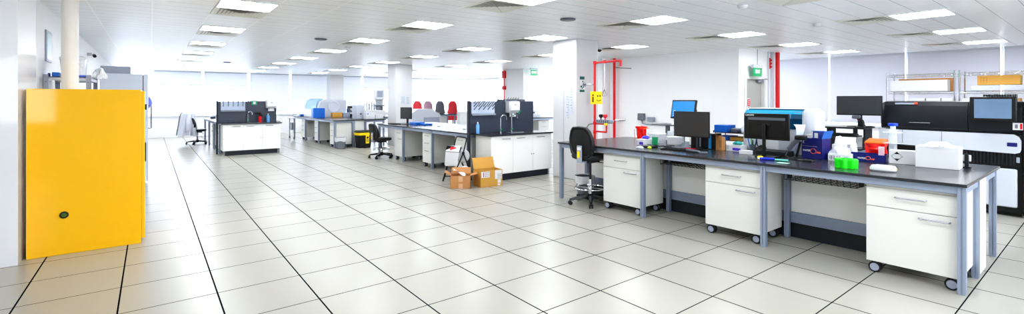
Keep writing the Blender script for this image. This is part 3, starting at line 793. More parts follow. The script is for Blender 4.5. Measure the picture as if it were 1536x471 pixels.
def tub(label, loc, w, d, h, mt, group=None, lid=True):
    t = thing('plastic_tub', label, 'tub', loc, FX, group)
    m = MB(); n = 5
    m.loft([[(-w * .45, -d * .45, 0), (w * .45, -d * .45, 0), (w * .45, d * .45, 0), (-w * .45, d * .45, 0)], [(-w / 2, -d / 2, h), (w / 2, -d / 2, h), (w / 2, d / 2, h), (-w / 2, d / 2, h)], [(-w / 2 - .006, -d / 2 - .006, h), (w / 2 + .006, -d / 2 - .006, h), (w / 2 + .006, d / 2 + .006, h), (-w / 2 - .006, d / 2 + .006, h)], [(-w / 2 - .006, -d / 2 - .006, h - .01), (w / 2 + .006, -d / 2 - .006, h - .01), (w / 2 + .006, d / 2 + .006, h - .01), (-w / 2 - .006, d / 2 + .006, h - .01)]], caps=(True, False)); m.build('tub_body', mt, t)
    if lid: MB().box(-w / 2, w / 2, -d / 2, d / 2, h, h + .012, .003).build('tub_lid', WHITE2, t)
    return t
tub('clear plastic tub behind the small green packet', (6.02, 4.22, ZT), .18, .2, .13, CLEAR)
tub('white lidded tub just left of the dark monitor', (6.0, 3.92, ZT), .14, .18, .10, FILM)
m = MB(); m.box(6.18, 6.34, 3.98, 4.16, ZT, ZT + .17, .003); one(m, 'clear_rack', CLEAR, 'tall clear acrylic box under the touch screen shelf', 'box')
carton('tissue_carton', 'white carton close behind the left monitor', 'carton', (6.15, 3.66, ZT), FX, .16, .12, .12, PAPER)
one(MB().box(5.95, 6.05, 3.48, 3.62, ZT, ZT + .16, .004), 'grey_caddy', GRAPH, 'dark grey caddy beside the left monitor stand', 'caddy')
# phone / mouse clutter front left
m = MB(); m.box(5.28, 5.42, 3.80, 4.02, ZT, ZT + .022, .006); one(m, 'desk_pad', BLACK, 'flat black device left of the keyboard', 'device')
m = MB(); m.lathe([(.0, .0), (.030, .004), (.026, .018), (.008, .028)], (5.23, 3.79, ZT), 16); one(m, 'yellow_marker', mat('lime_yellow', (.75, .85, .15), .4), 'small lime-yellow cap on the black device edge', 'cap')
m = MB(); m.loft([[(x * sc + 5.12, y * sc + 3.86, z) for x, y in [(.035 * math.cos(a), .055 * math.sin(a)) for a in [2 * PI * k / 18 for k in range(18)]]] for sc, z in ((.9, ZT), (1, ZT + .01), (.8, ZT + .028), (.4, ZT + .034))]); one(m, 'computer_mouse', WGREY, 'pale grey mouse near the front bench edge', 'mouse')
m = MB(); rnd = random.Random(11)
for k in range(4):
    m.tube([(5.42 + .02 * k + rnd.uniform(-.03, .03), 3.96 - .06 * q + rnd.uniform(-.03, .03), ZT + .006 + rnd.uniform(0, .03)) for q in range(7)], .004, 6)
one(m, 'loose_cables', BLACK, 'loose black cables between mouse and keyboard', 'cables')
keyboard('black keyboard in front of the dark monitor', (5.32, 3.40, ZT), FX, .46, .15)
m = MB(); m.tube([(5.22, 3.25, ZT + .03), (5.28, 3.12, ZT + .012), (5.20, 3.04, ZT + .01), (5.24, 2.98, ZT + .012)], .016, 8); one(m, 'headset_cord', GRAPH, 'grey padded cord lying right of the keyboard', 'cord')
m = MB(); m.tube([(5.40, 3.38, ZT + .028), (5.39, 3.22, ZT + .03)], .005, 6); one(m, 'red_pen', RED, 'red pen lying on top of the keyboard', 'pen')
monitor('dark monitor with screen off facing the camera, on near bench', (5.62, 3.41, ZT), FX + .02, .50, .335, .155, logo='front', base=(.20, .2))
m = MB(); m.box(5.79, 6.04, 3.36, 3.43, ZT, ZT + .19, .004); m.box(5.785, 5.79, 3.385, 3.405, ZT + .02, ZT + .17, mi=1); one(m, 'mini_computer', [BLACK, LGREY], 'slim black upright computer behind the dark monitor', 'computer')
m = MB(); m.box(5.76, 6.0, 3.215, 3.27, ZT, ZT + .20, .004); m.box(5.755, 5.76, 3.225, 3.26, ZT + .01, ZT + .19, mi=1); one(m, 'ring_binder', [BLACK, mat('binder_cyan', (.1, .55, .75), .5)], 'black binder with cyan spine right of the monitor stand', 'binder')
# paper bag
t = thing('paper_bag', 'small brown paper bag with open top beside the monitor', 'bag', (5.80, 3.12, ZT), FX - .25)
m = MB(); w, d, h = .05, .03, .17
m.loft([[(-w, -d, 0), (w, -d, 0), (w, d, 0), (-w, d, 0)], [(-w, -d, h), (w, -d, h * 1.06), (w, d, h * .98), (-w, d, h * 1.08)]], caps=(True, False)); m.build('bag_body', KRAFT, t)
m = MB(); m.quad([(-w, -d, h), (w * .1, -d, h * 1.03), (-.02, -d - .03, h + .04), (-w - .01, -d - .015, h + .035)]); m.build('folded_rim', KRAFT, t)
for k in range(1):
    p = MB()
    for q in range(5): p.box(.005, .04, -d - .0012, -d - .0002, .04 + q * .018, .046 + q * .018)
    p.build('printed_lines', BROWN, t)
# letter tray with papers
t = thing('letter_tray', 'dark two-tier letter tray holding folders at bench back', 'tray', (6.22, 3.14, ZT))
for z in (.10, .20):
    m = MB(); m.box(6.05, 6.36, 2.95, 3.36, ZT + z, ZT + z + .008, .002); m.box(6.36, 6.365, 2.95, 3.36, ZT + z, ZT + z + .03); m.box(6.05, 6.36, 2.95, 2.955, ZT + z, ZT + z + .03); m.box(6.05, 6.36, 3.355, 3.36, ZT + z, ZT + z + .03); m.build('tray_tier', MAROON, t, True)
m = MB()
for x in (6.08, 6.34):
    for y in (2.96, 3.34): m.cyl((x, y, ZT), (x, y, ZT + .2), .006, seg=8)
m.build('tray_post', BLACK, t, True)
one(MB().box(6.06, 6.30, 3.18, 3.35, ZT + .209, ZT + .305, .003), 'blue_file_box', BLUE, 'bright blue file box on the upper letter tray', 'file box')
one(MB().box(6.10, 6.3, 3.05, 3.15, ZT + .209, ZT + .265, .012), 'grey_pouch', GRAPH, 'grey pouch lying on the upper letter tray', 'pouch')
m = MB(); tissue_lump(m, (6.16, 2.99, ZT + .209), .055, .04, .10, 5); one(m, 'crumpled_film', FILM, 'crumpled white film on the letter tray right end', 'film')
one(MB().box(6.07, 6.34, 2.97, 3.14, ZT + .109, ZT + .15, .003), 'kraft_envelope', KRAFT2, 'tan envelope pile on the lower letter tray', 'envelopes')
one(MB().box(6.07, 6.34, 3.16, 3.32, ZT + .109, ZT + .16, .003), 'blue_folder', BLUE, 'blue folder on the lower letter tray', 'folder')
glove_box('white glove box with blue patch right of the paper bag', (5.86, 2.94, ZT), FX - .08, .20, .12, .075, True, mat('teal_nitrile', (.2, .62, .6), .5))
m = MB()
for k, (dx, dy, mtk) in enumerate(((0, 0, 0), (.03, .02, 1), (-.02, .03, 2), (.01, -.03, 0), (.03, -.02, 2))):
    m.cyl((5.90 + dx * .6, 2.76 + dy * .6, ZT + .01), (5.90 + dx * 1.2, 2.76 + dy * 1.8, ZT + .15 + .02 * k), .006, seg=8, mi=mtk)
o = MB(); o.lathe([(.032, 0), (.036, .09), (.032, .09), (.028, .005)], (5.90, 2.76, ZT), 16); t = tag(o.build('pen_pot', GRAPH, None, True), 'grey pen pot full of pens left of the logo monitor', 'pen pot')
m.build('pens', [BLACK, GREEN, BLUE], t, True)
m = MB(); tissue_lump(m, (5.88, 2.65, ZT), .05, .07, .085, 21, rough=.35); one(m, 'black_pouch', BLACK, 'small black crumpled pouch beside the pen pot', 'pouch')
carton('small_white_carton', 'low white carton at front left of the logo monitor', 'carton', (5.60, 2.70, ZT), FX + .05, .135, .06, .045, PAPER)
# the monitor seen from behind
t = thing('monitor', 'large black monitor seen from behind with white logo lettering', 'monitor', (5.50, 2.43, ZT), FX)
m = MB(); m.box(-.245, .245, 0, .025, .195, .49, .006); m.box(-.20, .20, -.012, .002, .22, .45, .01); m.build('housing', BLACK, t)
m = MB(); m.box(-.19, .21, -.0135, -.012, .415, .445, .0); m.build('vent_strip', GRAPH, t)
MB().text('Lenovo', .032, (-.178, -.0015, .472), bold=.0008).build('logo', PAPER, t)
MB().box(-.235, .235, .025, .027, .205, .482).build('screen', SCREEN, t)
m = MB(); m.box(-.055, .055, -.03, -.012, .35, .375, .004); m.box(-.016, .016, -.055, -.03, .01, .375, .005); m.build('stand_neck', BLACK, t)
MB().box(-.12, .12, -.10, .12, 0, .012, .004).build('stand_base', BLACK, t)
m = MB(); m.tube([(5.56, 2.56, ZT + .22), (5.60, 2.57, ZT + .12), (5.66, 2.55, ZT + .05), (5.70, 2.50, ZT + .01)], .005, 8); one(m, 'monitor_cable', BLACK, 'black cable hanging under the logo monitor', 'cable')
m = MB(); m.box(5.68, 5.92, 2.30, 2.62, ZT, ZT + .05, .006); one(m, 'grey_dock', BLACKM, 'flat black base unit under the logo monitor', 'device')
# small stationery in front
m = MB(); m.lathe([(.0, 0), (.028, .002), (.03, .022), (.016, .03)], (5.30, 2.40, ZT), 18); one(m, 'yellow_tape_roll', YELL, 'small yellow tape roll on the bench front', 'tape roll')
m = MB(); m.cyl((5.20, 2.36, ZT + .013), (5.27, 2.24, ZT + .013), .013, seg=12); m.cyl((5.20, 2.36, ZT + .013), (5.19, 2.377, ZT + .013), .010, seg=12, mi=1); one(m, 'blue_marker', [mat('royal_blue', (.1, .2, .8), .4), PAPER], 'blue marker pen right of the yellow tape roll', 'marker')
m = MB(); m.cyl((5.24, 2.22, ZT + .011), (5.26, 2.10, ZT + .011), .011, seg=12); one(m, 'teal_marker', mat('teal', (.4, .75, .70), .5), 'pale teal marker right of the blue one', 'marker')
m = MB(); m.box(5.08, 5.15, 2.04, 2.14, ZT, ZT + .003); one(m, 'mint_note', mat('mint_paper', (.70, .88, .84), .6), 'small mint paper slip on the front bench edge', 'note')
m = MB(); m.box(5.16, 5.22, 2.42, 2.47, ZT, ZT + .035, .004); one(m, 'grey_clip', GREYP, 'small grey block left of the blue marker', 'block')
# barcode scanner on gooseneck
t = thing('barcode_scanner', 'dark hand scanner on a stand right of the logo monitor', 'scanner', (5.62, 2.16, ZT))
m = MB(); m.lathe([(.055, 0), (.055, .008), (.02, .02)], (5.62, 2.16, ZT), 20); m.tube([(5.62, 2.16, ZT + .01), (5.62, 2.14, ZT + .10), (5.60, 2.11, ZT + .19)], .012, 10); m.build('scanner_stand', BLACK, t, True)
m = MB(); m.tube([(5.58, 2.22, ZT + .10), (5.575, 2.17, ZT + .17), (5.57, 2.12, ZT + .22)], .024, 12, r1=.028); m.build('scanner_handle', GRAPH, t, True)
m = MB(); m.box(5.535, 5.605, 2.04, 2.15, ZT + .21, ZT + .262, .014); m.build('scanner_head', BLACK, t, True)
m = MB(); m.tube([(5.58, 2.22, ZT + .10), (5.55, 2.24, ZT + .03), (5.5, 2.18, ZT + .008), (5.45, 2.08, ZT + .006), (5.52, 1.98, ZT + .006)], .006, 8); m.build('scanner_cable', BLACK, t, True)
m = MB(); m.box(5.40, 5.48, 1.93, 2.02, ZT, ZT + .02, .006); one(m, 'cable_puck', BLACKM, 'small black puck at the foot of the navy carton', 'puck')

# blue and white bench analyser behind
t = thing('bench_analyser', 'white bench analyser with curved teal blue lid, behind the monitors', 'analyser', (6.26, 2.45, ZT))
AX0, AX1 = 5.98, 6.55
MB().box(AX0 + .02, AX1, 2.25, 2.93, ZT, ZT + .30, .012).build('analyser_body', WGREY, t, True)
pr = [(AX0 + .03, ZT + .30), (AX0 + .02, ZT + .40), (AX0 + .035, ZT + .47), (AX0 + .08, ZT + .51), (AX0 + .16, ZT + .53), (AX1, ZT + .53), (AX1, ZT + .30)]
m = MB(); m.prism(pr, 'Y', 2.24, 2.92); m.build('blue_lid', TEALB, t, True)
m = MB(); m.prism([(AX0 + .02, ZT + .42), (AX0 + .028, ZT + .46), (AX0 + .015, ZT + .475), (AX0 + .005, ZT + .42)], 'Y', 2.22, 2.36)
m.box(AX0 + .012, AX0 + .024, 2.22, 2.46, ZT + .30, ZT + .42); m.build('lid_window', TEALD, t, True)
m = MB(); m.box(AX0 + .06, AX0 + .10, 2.24, 2.34, ZT + .31, ZT + .5); m.build('inner_arm', LGREY, t, True)
m = MB(); m.box(AX0 + .11, AX0 + .55, 2.24, 2.92, ZT + .530, ZT + .538, .003); m.build('lid_trim', WHITE2, t, True)
# white tower at the right with a rounded top
def rr(y0, y1, z0, z1, r, n=6):
    P = [(y0, z0), (y1, z0)]
    for k in range(n + 1):
        a = PI / 2 * k / n; P.append((y1 - r + r * math.cos(a), z1 - r + r * math.sin(a)))
    for k in range(n + 1):
        a = PI / 2 + PI / 2 * k / n; P.append((y0 + r + r * math.cos(a), z1 - r + r * math.sin(a)))
    return P
m = MB(); a = rr(2.05, 2.235, ZT, ZT + .545, .07); b = rr(2.06, 2.225, ZT, ZT + .535, .065); c = rr(2.085, 2.2, ZT, ZT + .50, .05)
m.loft([[(AX0 - .05, p[0], p[1]) for p in c], [(AX0 - .03, p[0], p[1]) for p in b], [(AX0, p[0], p[1]) for p in a], [(AX0 + .13, p[0], p[1]) for p in a], [(AX0 + .17, p[0], p[1]) for p in b]]); m.build('side_tower', WGREY, t, True)
m = MB(); m.box(AX0 - .002, AX0 + .02, 2.50, 2.88, ZT + .02, ZT + .26, .003); m.build('front_panel', WHITE2, t, True)
# curved white sheet
m = MB()
def f(u, v):
    z = ZT + .03 + .33 * u; return (5.905 - .05 * math.sin(PI * u) + .02 * v, 2.30 - .10 * (1 - u) ** 0.5 * (1 - v) - .12 * v + .09 * (1 - u) ** 2, z)
m.sheet(f, 14, 4); one(m, 'curled_sheet', mat('blue_white_sheet', (.82, .86, .95), .4, var=.03), 'curled blue-white plastic sheet left of the navy carton', 'plastic sheet')

# navy paper carton, open, with folders
t = thing('paper_carton', 'open navy carton with white and orange lettering, folders inside', 'carton', (5.80, 2.03, ZT), FX - .20)
w, d, h, q = .217, .16, .225, .004
m = MB()
m.box(-w / 2, w / 2, -d / 2, d / 2, 0, .004); m.box(-w / 2, w / 2, -d / 2, -d / 2 + q, 0, h); m.box(-w / 2, w / 2, d / 2 - q, d / 2, 0, h + .02); m.box(-w / 2, -w / 2 + q, -d / 2, d / 2, 0, h); m.box(w / 2 - q, w / 2, -d / 2, d / 2, 0, h); m.build('carton_body', NAVY, t)
m = MB(); m.prism([(w / 2 - q, h), (w / 2, h), (w / 2 + .03, h + .085), (w / 2 + .026, h + .085)], 'Y', -d / 2, d / 2); m.build('side_flap', mat('blue_flap', (.20, .45, .78), .45), t)
m = MB(); m.text('PAPER', .030, (-.052, -d / 2 - .001, .088), bold=.0008); m.build('white_lettering', PAPER, t)
m = MB(); m.text('ne', .042, (.072, -d / 2 - .0012, .078), bold=.0012, shear=.3)
m.tube([(.018 + .030 * math.cos(a), -d / 2 - .001, .085 + .026 * math.sin(a)) for a in [2 * PI * k / 26 for k in range(27)]], .0028, 6, cap=False); m.build('orange_lettering', ORANGE, t)
m = MB()
for k, wd in enumerate((.03, .02, .03)): m.box(-.10 + .003, -.10 + .003 + wd * .6, -d / 2 - .001, -d / 2, h - .045 - .012 * k + .01, h - .04 - .012 * k + .016)
m.box(-.105, .06, -d / 2 - .001, -d / 2, .135, .139, mi=0); m.build('printed_mark', LGREY, t)
m = MB(); m.box(-.02, .06, -.05, .06, .02, h + .075, .002); m.box(-.022, -.004, -.052, -.05, h + .0, h + .07, mi=1); m.box(.012, .05, -.052, -.05, h + .0, h + .055, mi=1)
b = m.build('folder_box', [mat('folder_blue', (.15, .25, .55), .5), PAPER], None); b.parent = None
b.location = (5.80, 2.03, ZT + .004); b.rotation_euler = (0, 0, FX - .20); tag(b, 'dark blue folder box with white labels, standing in the navy carton', 'folder')
m = MB(); m.box(-.09, -.03, -.04, .055, .004, h + .035, .002); b = m.build('white_pad', PAPER, None); b.location = (5.80, 2.03, ZT + .002); b.rotation_euler = (0, 0, FX - .20); tag(b, 'white paper pad standing in the navy carton', 'paper pad')

# tissue / glove cartons
t = carton('tissue_carton', 'tall white tissue carton just right of the navy carton', 'carton', (6.10, 1.90, ZT), FX + .1, .12, .12, .15, PAPER)
m = MB(); tissue_lump(m, (0, 0, .148), .05, .05, .09, 2); m.build('tissue', FILM, t)
t = carton('wipes_carton', 'low white carton with grey barcodes holding crumpled film', 'carton', (5.80, 1.80, ZT), FX + .12, .20, .12, .075, PAPER)
m = MB()
for x in (-.085, -.075, -.068, -.055, -.045, -.02, .0): m.box(x, x + .005, -.061, -.06, .012, .055)
m.box(.04, .08, -.061, -.06, .015, .05, mi=1); m.build('barcode', [GRAPH, PRINT], t)
m = MB(); tissue_lump(m, (0, 0, .07), .085, .055, .085, 6, rough=.28); m.build('crumpled_film', FILM, t)
m = MB(); tissue_lump(m, (6.20, 1.80, ZT), .045, .045, .17, 8, rough=.2); one(m, 'plastic_wrap', FILM, 'peaked clump of clear plastic wrap behind the green cup', 'plastic wrap')
# green lobed cup rack
t = thing('green_tube_rack', 'bright green lobed plastic tube rack at the bench front edge', 'tube rack', (5.23, 1.575, ZT))
m = MB(); n = 72
def lob(r, z, e=.009): return [((r + e * math.cos(8 * a)) * math.cos(a), (r + e * math.cos(8 * a)) * 1.12 * math.sin(a), z) for a in [2 * PI * k / n for k in range(n)]]
m.loft([lob(.055, 0), lob(.075, .001), lob(.078, .084), lob(.068, .088), lob(.062, .084), lob(.060, .02), lob(.03, .018, .002)]); m.build('rack_body', GREENB, t)
m = MB()
for k in range(5):
    a = 2 * PI * k / 5 + .3; m.cyl((.035 * math.cos(a), .035 * math.sin(a), .02), (.035 * math.cos(a), .035 * math.sin(a), .07), .012, seg=10)
m.build('tube_sleeve', GREENB, t)
# long navy lid box lying flat
t = thing('flat_navy_box', 'low navy carton lid with orange and white print, on the bench', 'carton', (6.01, 1.66, ZT), FX + .14)
m = MB(); w, d, h, q = .40, .20, .075, .004
m.box(-w / 2, w / 2, -d / 2, d / 2, 0, .004); m.box(-w / 2, w / 2, -d / 2, -d / 2 + q, 0, h); m.box(-w / 2, w / 2, d / 2 - q, d / 2, 0, h); m.box(-w / 2, -w / 2 + q, -d / 2, d / 2, 0, h); m.box(w / 2 - q, w / 2, -d / 2, d / 2, 0, h); m.build('carton_body', NAVY, t)
m = MB(); m.text('PAPER', .024, (.002, -d / 2 - .001, .034), bold=.0006); m.build('white_lettering', PAPER, t)
m = MB(); m.text('ne', .03, (.095, -d / 2 - .001, .032), bold=.0008, shear=.3); m.tube([(.057 + .020 * math.cos(a), -d / 2 - .001, .038 + .017 * math.sin(a)) for a in [2 * PI * k / 22 for k in range(23)]], .0025, 6, cap=False); m.box(-.11, -.075, -d / 2 - .001, -d / 2, .02, .03); m.build('orange_lettering', ORANGE, t)
# second red bag in a holder with orange lid
t = thing('sharps_holder', 'red bag-lined sharps holder with orange lid, behind the flat navy box', 'sharps bin', (6.33, 1.625, ZT))
m = MB()
def f(u, v):
    a = 2 * PI * u; r = .078 + .012 * v + .010 * math.sin(5 * a + 6 * v) + (.02 * max(0, math.sin(2 * a + 1)) * (1 if .4 < v < .7 else .2)); e = 4
    c, s = math.cos(a), math.sin(a)
    return (r * math.copysign(abs(c) ** .6, c), r * math.copysign(abs(s) ** .6, s), .165 * v)
m.sheet(f, 36, 12); m.build('red_liner', REDP, t)
m = MB(); m.box(-.085, .085, -.09, .09, .164, .175, .004); m.loft([[(-.09, -.085, .175), (.085, -.09, .175), (.085, .09, .175), (-.09, .085, .175)], [(-.07, -.08, .19), (.08, -.085, .215), (.08, .08, .215), (-.07, .08, .19)]]); m.build('orange_lid', ORANGE, t)
# clear dispensing tower
t = thing('filter_tower', 'clear cylinder tower with two discs and blue cap behind the white cartons', 'filter unit', (6.16, 1.44, ZT))
m = MB(); m.lathe([(.05, 0), (.05, .02), (.035, .03), (.035, .33), (.03, .335)], (0, 0, 0), 24); m.build('clear_cylinder', CLEAR, t)
for z in (.19, .30):
    m = MB(); m.lathe([(.036, z - .004), (.085, z), (.085, z + .008), (.036, z + .012)], (0, 0, 0), 28); m.build('clear_disc', CLEAR, t)
m = MB(); m.lathe([(.024, .335), (.024, .375)], (0, 0, 0), 20); m.build('neck', FILM, t)
m = MB(); m.lathe([(.038, .372), (.042, .38), (.042, .395), (.036, .40)], (0, 0, 0), 24); m.build('blue_cap', mat('cap_blue', (.12, .28, .82), .4), t)
one(MB().box(6.10, 6.12, 1.50, 1.55, ZT, ZT + .15, .003), 'pink_label_bottle', PINK, 'thin pink and white card leaning left of the clear tower', 'card')
# white carton with black diamond
t = carton('diamond_label_carton', 'white carton with black diamond label beside the large foam box', 'carton', (6.03, 1.315, ZT), FX + .12, .235, .12, .135, PAPER)
m = MB(); w = .045
for s in (1, -1):
    m.prism([(-.055, .075 + s * w), (-.055 - .022, .075 + s * .023), (-.055 + .022, .075 + s * .023)], 'Y', -.0612, -.060)
for a, b in (((-.055 - w, .075), (-.055, .075 + w)), ((-.055, .075 + w), (-.055 + w, .075)), ((-.055 + w, .075), (-.055, .075 - w)), ((-.055, .075 - w), (-.055 - w, .075))):
    m.tube([(a[0], -.0606, a[1]), (b[0], -.0606, b[1])], .0016, 6)
m.build('diamond_label', BLACK, t)
# small white device
t = thing('label_printer', 'low rounded white handheld device with green stripe at bench edge', 'device', (5.26, 1.30, ZT), FX + .12)
m = MB(); m.loft([superring(.085, .045, .0, 32, 3.), superring(.098, .056, .012, 32, 3.), superring(.098, .056, .03, 32, 3.), superring(.085, .048, .05, 32, 3.), superring(.05, .028, .055, 32, 3.)]); m.build('device_body', WHITE2, t)
m = MB(); m.box(-.06, .075, -.040, -.034, .0488, .0515); m.box(-.05, .03, .0, .03, .053, .056, mi=1); m.build('green_stripe', [mat('lime', (.75, .90, .35), .5), LGREY], t)
m = MB(); m.lathe([(.008, -.0), (.008, .006)], (.096, -.02, .028), 12, axis='X'); m.build('yellow_button', YELL, t)
# large foam box with bag
t = thing('foam_box', 'large plain white foam box near the right end of bench', 'box', (5.96, 1.045, ZT), FX + .05)
MB().box(-.155, .155, -.11, .12, 0, .205, .005).build('box_body', PAPER, t)
m = MB(); tissue_lump(m, (.0, .0, .204), .15, .10, .045, 14, 28, 8, .16)
tag(m.build('plastic_bag', FILM, None), 'flat crumpled plastic bag lying on the foam box', 'bag').location = (5.96, 1.045, ZT)
t = thing('phone_stand', 'small black upright stand right of the foam box', 'stand', (6.15, .88, ZT))
m = MB(); m.box(6.12, 6.19, .85, .92, ZT, ZT + .012, .003); m.box(6.15, 6.165, .865, .895, ZT, ZT + .13, .004); m.build('stand_body', BLACK, t, True)
MB().box(6.167, 6.18, .85, .91, ZT + .06, ZT + .12, .005).build('white_card', PAPER, t, True)

# ------------------------------------------------------------------ touch screen trolley behind the bench
t = thing('screen_trolley', 'dark pole trolley carrying the lit blue touch screen', 'trolley', (7.55, 4.77, 0))
m = MB(); m.box(7.25, 7.85, 4.47, 5.07, .04, .08, .01); m.build('trolley_base', GRAPH, t, True)
m = MB(); m.box(7.53, 7.58, 4.74, 4.80, .08, 1.05, .006); m.build('trolley_pole', BLACKM, t, True)
m = MB(); m.box(7.3, 7.75, 4.55, 5.25, 1.035, 1.06, .008); m.build('trolley_shelf', GREYP, t, True)
m = MB(); m.box(7.34, 7.40, 4.92, 4.98, .86, 1.035, .004); m.build('shelf_bracket', GRAPH, t, True)
for x in (7.3, 7.8):
    for y in (4.52, 5.02):
        m = MB(); m.lathe([(.03, -.015), (.034, 0), (.03, .015)], (x, y, .034), 14, axis='X'); m.build('caster', BLACKM, t, True)
t = thing('touch_screen', 'lit blue touch screen on a white foot, behind the dark monitor', 'monitor', (7.55, 4.77, 1.0605), FX - .05)
R = Matrix.Translation((0, 0, .10)) @ Matrix.Rotation(-.20, 4, 'X')
m = MB(); m.box(-.245, .245, -.02, .025, 0, .34, .008); m.build('housing', BLACK, t, M=R); MB().box(-.225, .225, -.0215, -.0199, .025, .315).build('screen', BLUESCR, t, M=R, smooth=0)
m = MB()
for k in range(4): m.box(-.20, -.15, -.0222, -.0214, .05 + k * .03, .06 + k * .03)
m.build('screen_icons', PAPER, t, M=R)
m = MB(); m.loft([[(-.13, -.16, 0), (.13, -.16, 0), (.13, .10, 0), (-.13, .10, 0)], [(-.11, -.06, .05), (.11, -.06, .05), (.11, .08, .07), (-.11, .08, .07)], [(-.06, .0, .16), (.06, .0, .16), (.06, .06, .18), (-.06, .06, .18)]]); m.build('screen_foot', WHITE2, t)
one(MB().box(7.62, 7.68, 4.56, 4.61, 1.0605, 1.33, .01), 'webcam_post', BLACKM, 'small dark device standing right of the lit blue screen', 'device')

# ------------------------------------------------------------------ big dark analyser at right
MX = 8.75
t = thing('large_analyser', 'large graphite and white laboratory analyser with black touch panel, right side', 'analyser', (9.15, 1.46, 0))
MY0, MY1 = .70, 2.21
MB().box(MX + .03, 9.55, MY0, MY1, .04, 1.06, .02).build('machine_frame', BLACK, t, True)
m = MB(); p = [(MX + .03, 1.08), (MX, 1.11), (MX - .015, 1.25), (MX, 1.42), (MX + .05, 1.475), (MX + .14, 1.485), (9.55, 1.485), (9.55, 1.08)]
m.prism(p, 'Y', 1.24, MY1 - .10); c = m.build('upper_cover', MACH, t, True)
m = MB(); m.prism(p, 'Y', MY0, 1.232); m.build('right_cover', MACH, t, True)
m = MB(); rr_ = []
for k, yy in ((0, MY1 - .102), (0, MY1 - .06), (.03, MY1 - .015), (.08, MY1)): rr_.append([(x + (k if x < MX + .3 else 0), yy, z - (k * .6 if z > 1.3 else 0)) for x, z in p])
m.loft(rr_); m.build('left_cover', MACH, t, True)
h = MB(); h.box(MX - .022, MX - .008, 1.62, 1.86, 1.168, 1.182, .004); h.build('cover_handle', STEEL, c, True)
m = MB(); m.box(MX - .006, MX + .02, 1.79, 2.02, 1.435, 1.462, .002); m.box(MX - .008, MX + .02, 1.765, 1.80, 1.437, 1.468, .002, mi=1); m.build('maker_label', [LGREY, mat('signal_orange', (.98, .35, .2), .5)], c, True)
# white band with rounded right end
m = MB(); P = [(MY1, 1.065), (MY1, .90), (MY1 - .06, .855), (.80, .815), (.76, .83), (.745, .87), (.745, .98), (.765, 1.03), (.81, 1.06)]
m.prism([(y, z) for y, z in P], 'X', MX - .02, MX + .05); bnd = m.build('white_band', WGREY, t, True)
m = MB()
for y in (1.50, 1.93): m.box(MX - .022, MX - .019, y - .003, y + .003, .84, 1.06)
m.build('band_seam', GREYP, bnd, True)
m = MB(); m.box(MX - .023, MX - .02, .78, .87, .905, .955, .0); m.text('RapidOne', .001, (0, 0, -50)) if False else None; m.build('blue_badge', NAVY, bnd, True)
# grille band
m = MB(); m.box(MX + .005, MX + .03, .74, MY1, .63, .83); k = .80
while k < 1.72:
    m.box(MX - .008, MX + .01, k, k + .016, .66, .81, mi=1); k += .034
m.build('grille_band', [BLACK, MACH], t, True)
m = MB(); m.box(MX - .004, MX + .01, .76, .79, .70, .77, .003); m.build('grille_switch', LGREY, t, True)
m = MB(); m.box(MX - .01, MX + .04, .78, 1.42, .12, .615, .02, seg=3); m.build('lower_door', WGREY, t, True)
m = MB(); m.box(MX - .01, MX + .04, 1.44, MY1 - .02, .12, .615, .02, seg=3); m.build('lower_door', WGREY, t, True)
m = MB(); m.box(MX + .1, 9.5, MY0 + .05, MY1 - .05, 0, .05); m.build('machine_foot', BLACK, t, True)
# right post and sticker
m = MB(); m.box(MX - .02, MX + .05, MY0 - .03, .735, .04, 1.48, .01); m.build('corner_post', BLACK, t, True)
m = MB(); m.box(MX - .027, MX - .018, .73, .82, 1.12, 1.21); m.box(MX - .029, MX - .027, .735, .755, 1.13, 1.20, mi=1); m.box(MX - .029, MX - .027, .775, .80, 1.14, 1.19, mi=2); m.build('warning_sticker', [PAPER, RED, GREYP], t, True)
# touch panel
tp = MB().box(MX - .17, MX - .12, .77, 1.20, 1.225, 1.545, .012).build('touch_panel', BLACK, t, True)
MB().box(MX - .1725, MX - .1695, .815, 1.155, 1.265, 1.515).build('panel_screen', GREYSCR, tp, True, smooth=0)
MB().box(MX - .13, MX + .0, .9, 1.08, 1.30, 1.40, .006).build('panel_arm', BLACK, tp, True)
m = MB(); y = .78
while y < 1.08: m.box(MX - .10, MX + .03, y, y + .011, 1.485, 1.575); y += .024
m.build('cooling_fin', BLACK, t, True)

# second table with desk riser, left of the analyser
lab_bench('lab_bench', 'low dark table behind the near bench, under the desk riser', 8.02, 8.70, 2.24, 3.10, (2.28, 3.06), (8.07, 8.65), ztop=.80, endpanel=False)
t = thing('desk_riser', 'black two-level desk riser beside the large graphite analyser', 'desk riser', (8.40, 2.5, .8005))
MB().box(8.14, 8.66, 2.24, 2.78, 1.075, 1.10, .006).build('upper_deck', BLACK, t, True)
MB().box(8.00, 8.24, 2.28, 2.76, .965, .985, .006).build('keyboard_deck', BLACK, t, True)
for y in (2.27, 2.74):
    m = MB(); m.box(8.28, 8.60, y - .012, y + .012, .8005, 1.075, .004); m.build('scissor_arm', BLACKM, t, True)
m = MB(); m.box(8.18, 8.24, 2.34, 2.38, .985, 1.075); m.box(8.18, 8.24, 2.66, 2.70, .985, 1.075); m.build('deck_hanger', BLACKM, t, True)
keyboard('black keyboard on the lower deck of the desk riser', (8.10, 2.52, .9855), FX, .42, .16)
monitor('thin black monitor standing on the black desk riser', (8.42, 2.37, 1.1005), FX - .0, .57, .29, .17, logo=None, base=(.26, .2))
one(MB().box(8.375, 8.385, 2.35, 2.39, 1.20, 1.26, .003), 'red_tag', RED, 'small red tag hanging on the riser monitor neck', 'tag')
t = thing('barcode_scanner', 'black scanner leaning on the desk riser right of its monitor', 'scanner', (8.22, 2.30, 1.1005))
m = MB(); m.tube([(8.22, 2.255, 1.115), (8.22, 2.28, 1.19), (8.22, 2.32, 1.235)], .024, 10); m.build('scanner_handle', BLACK, t, True)
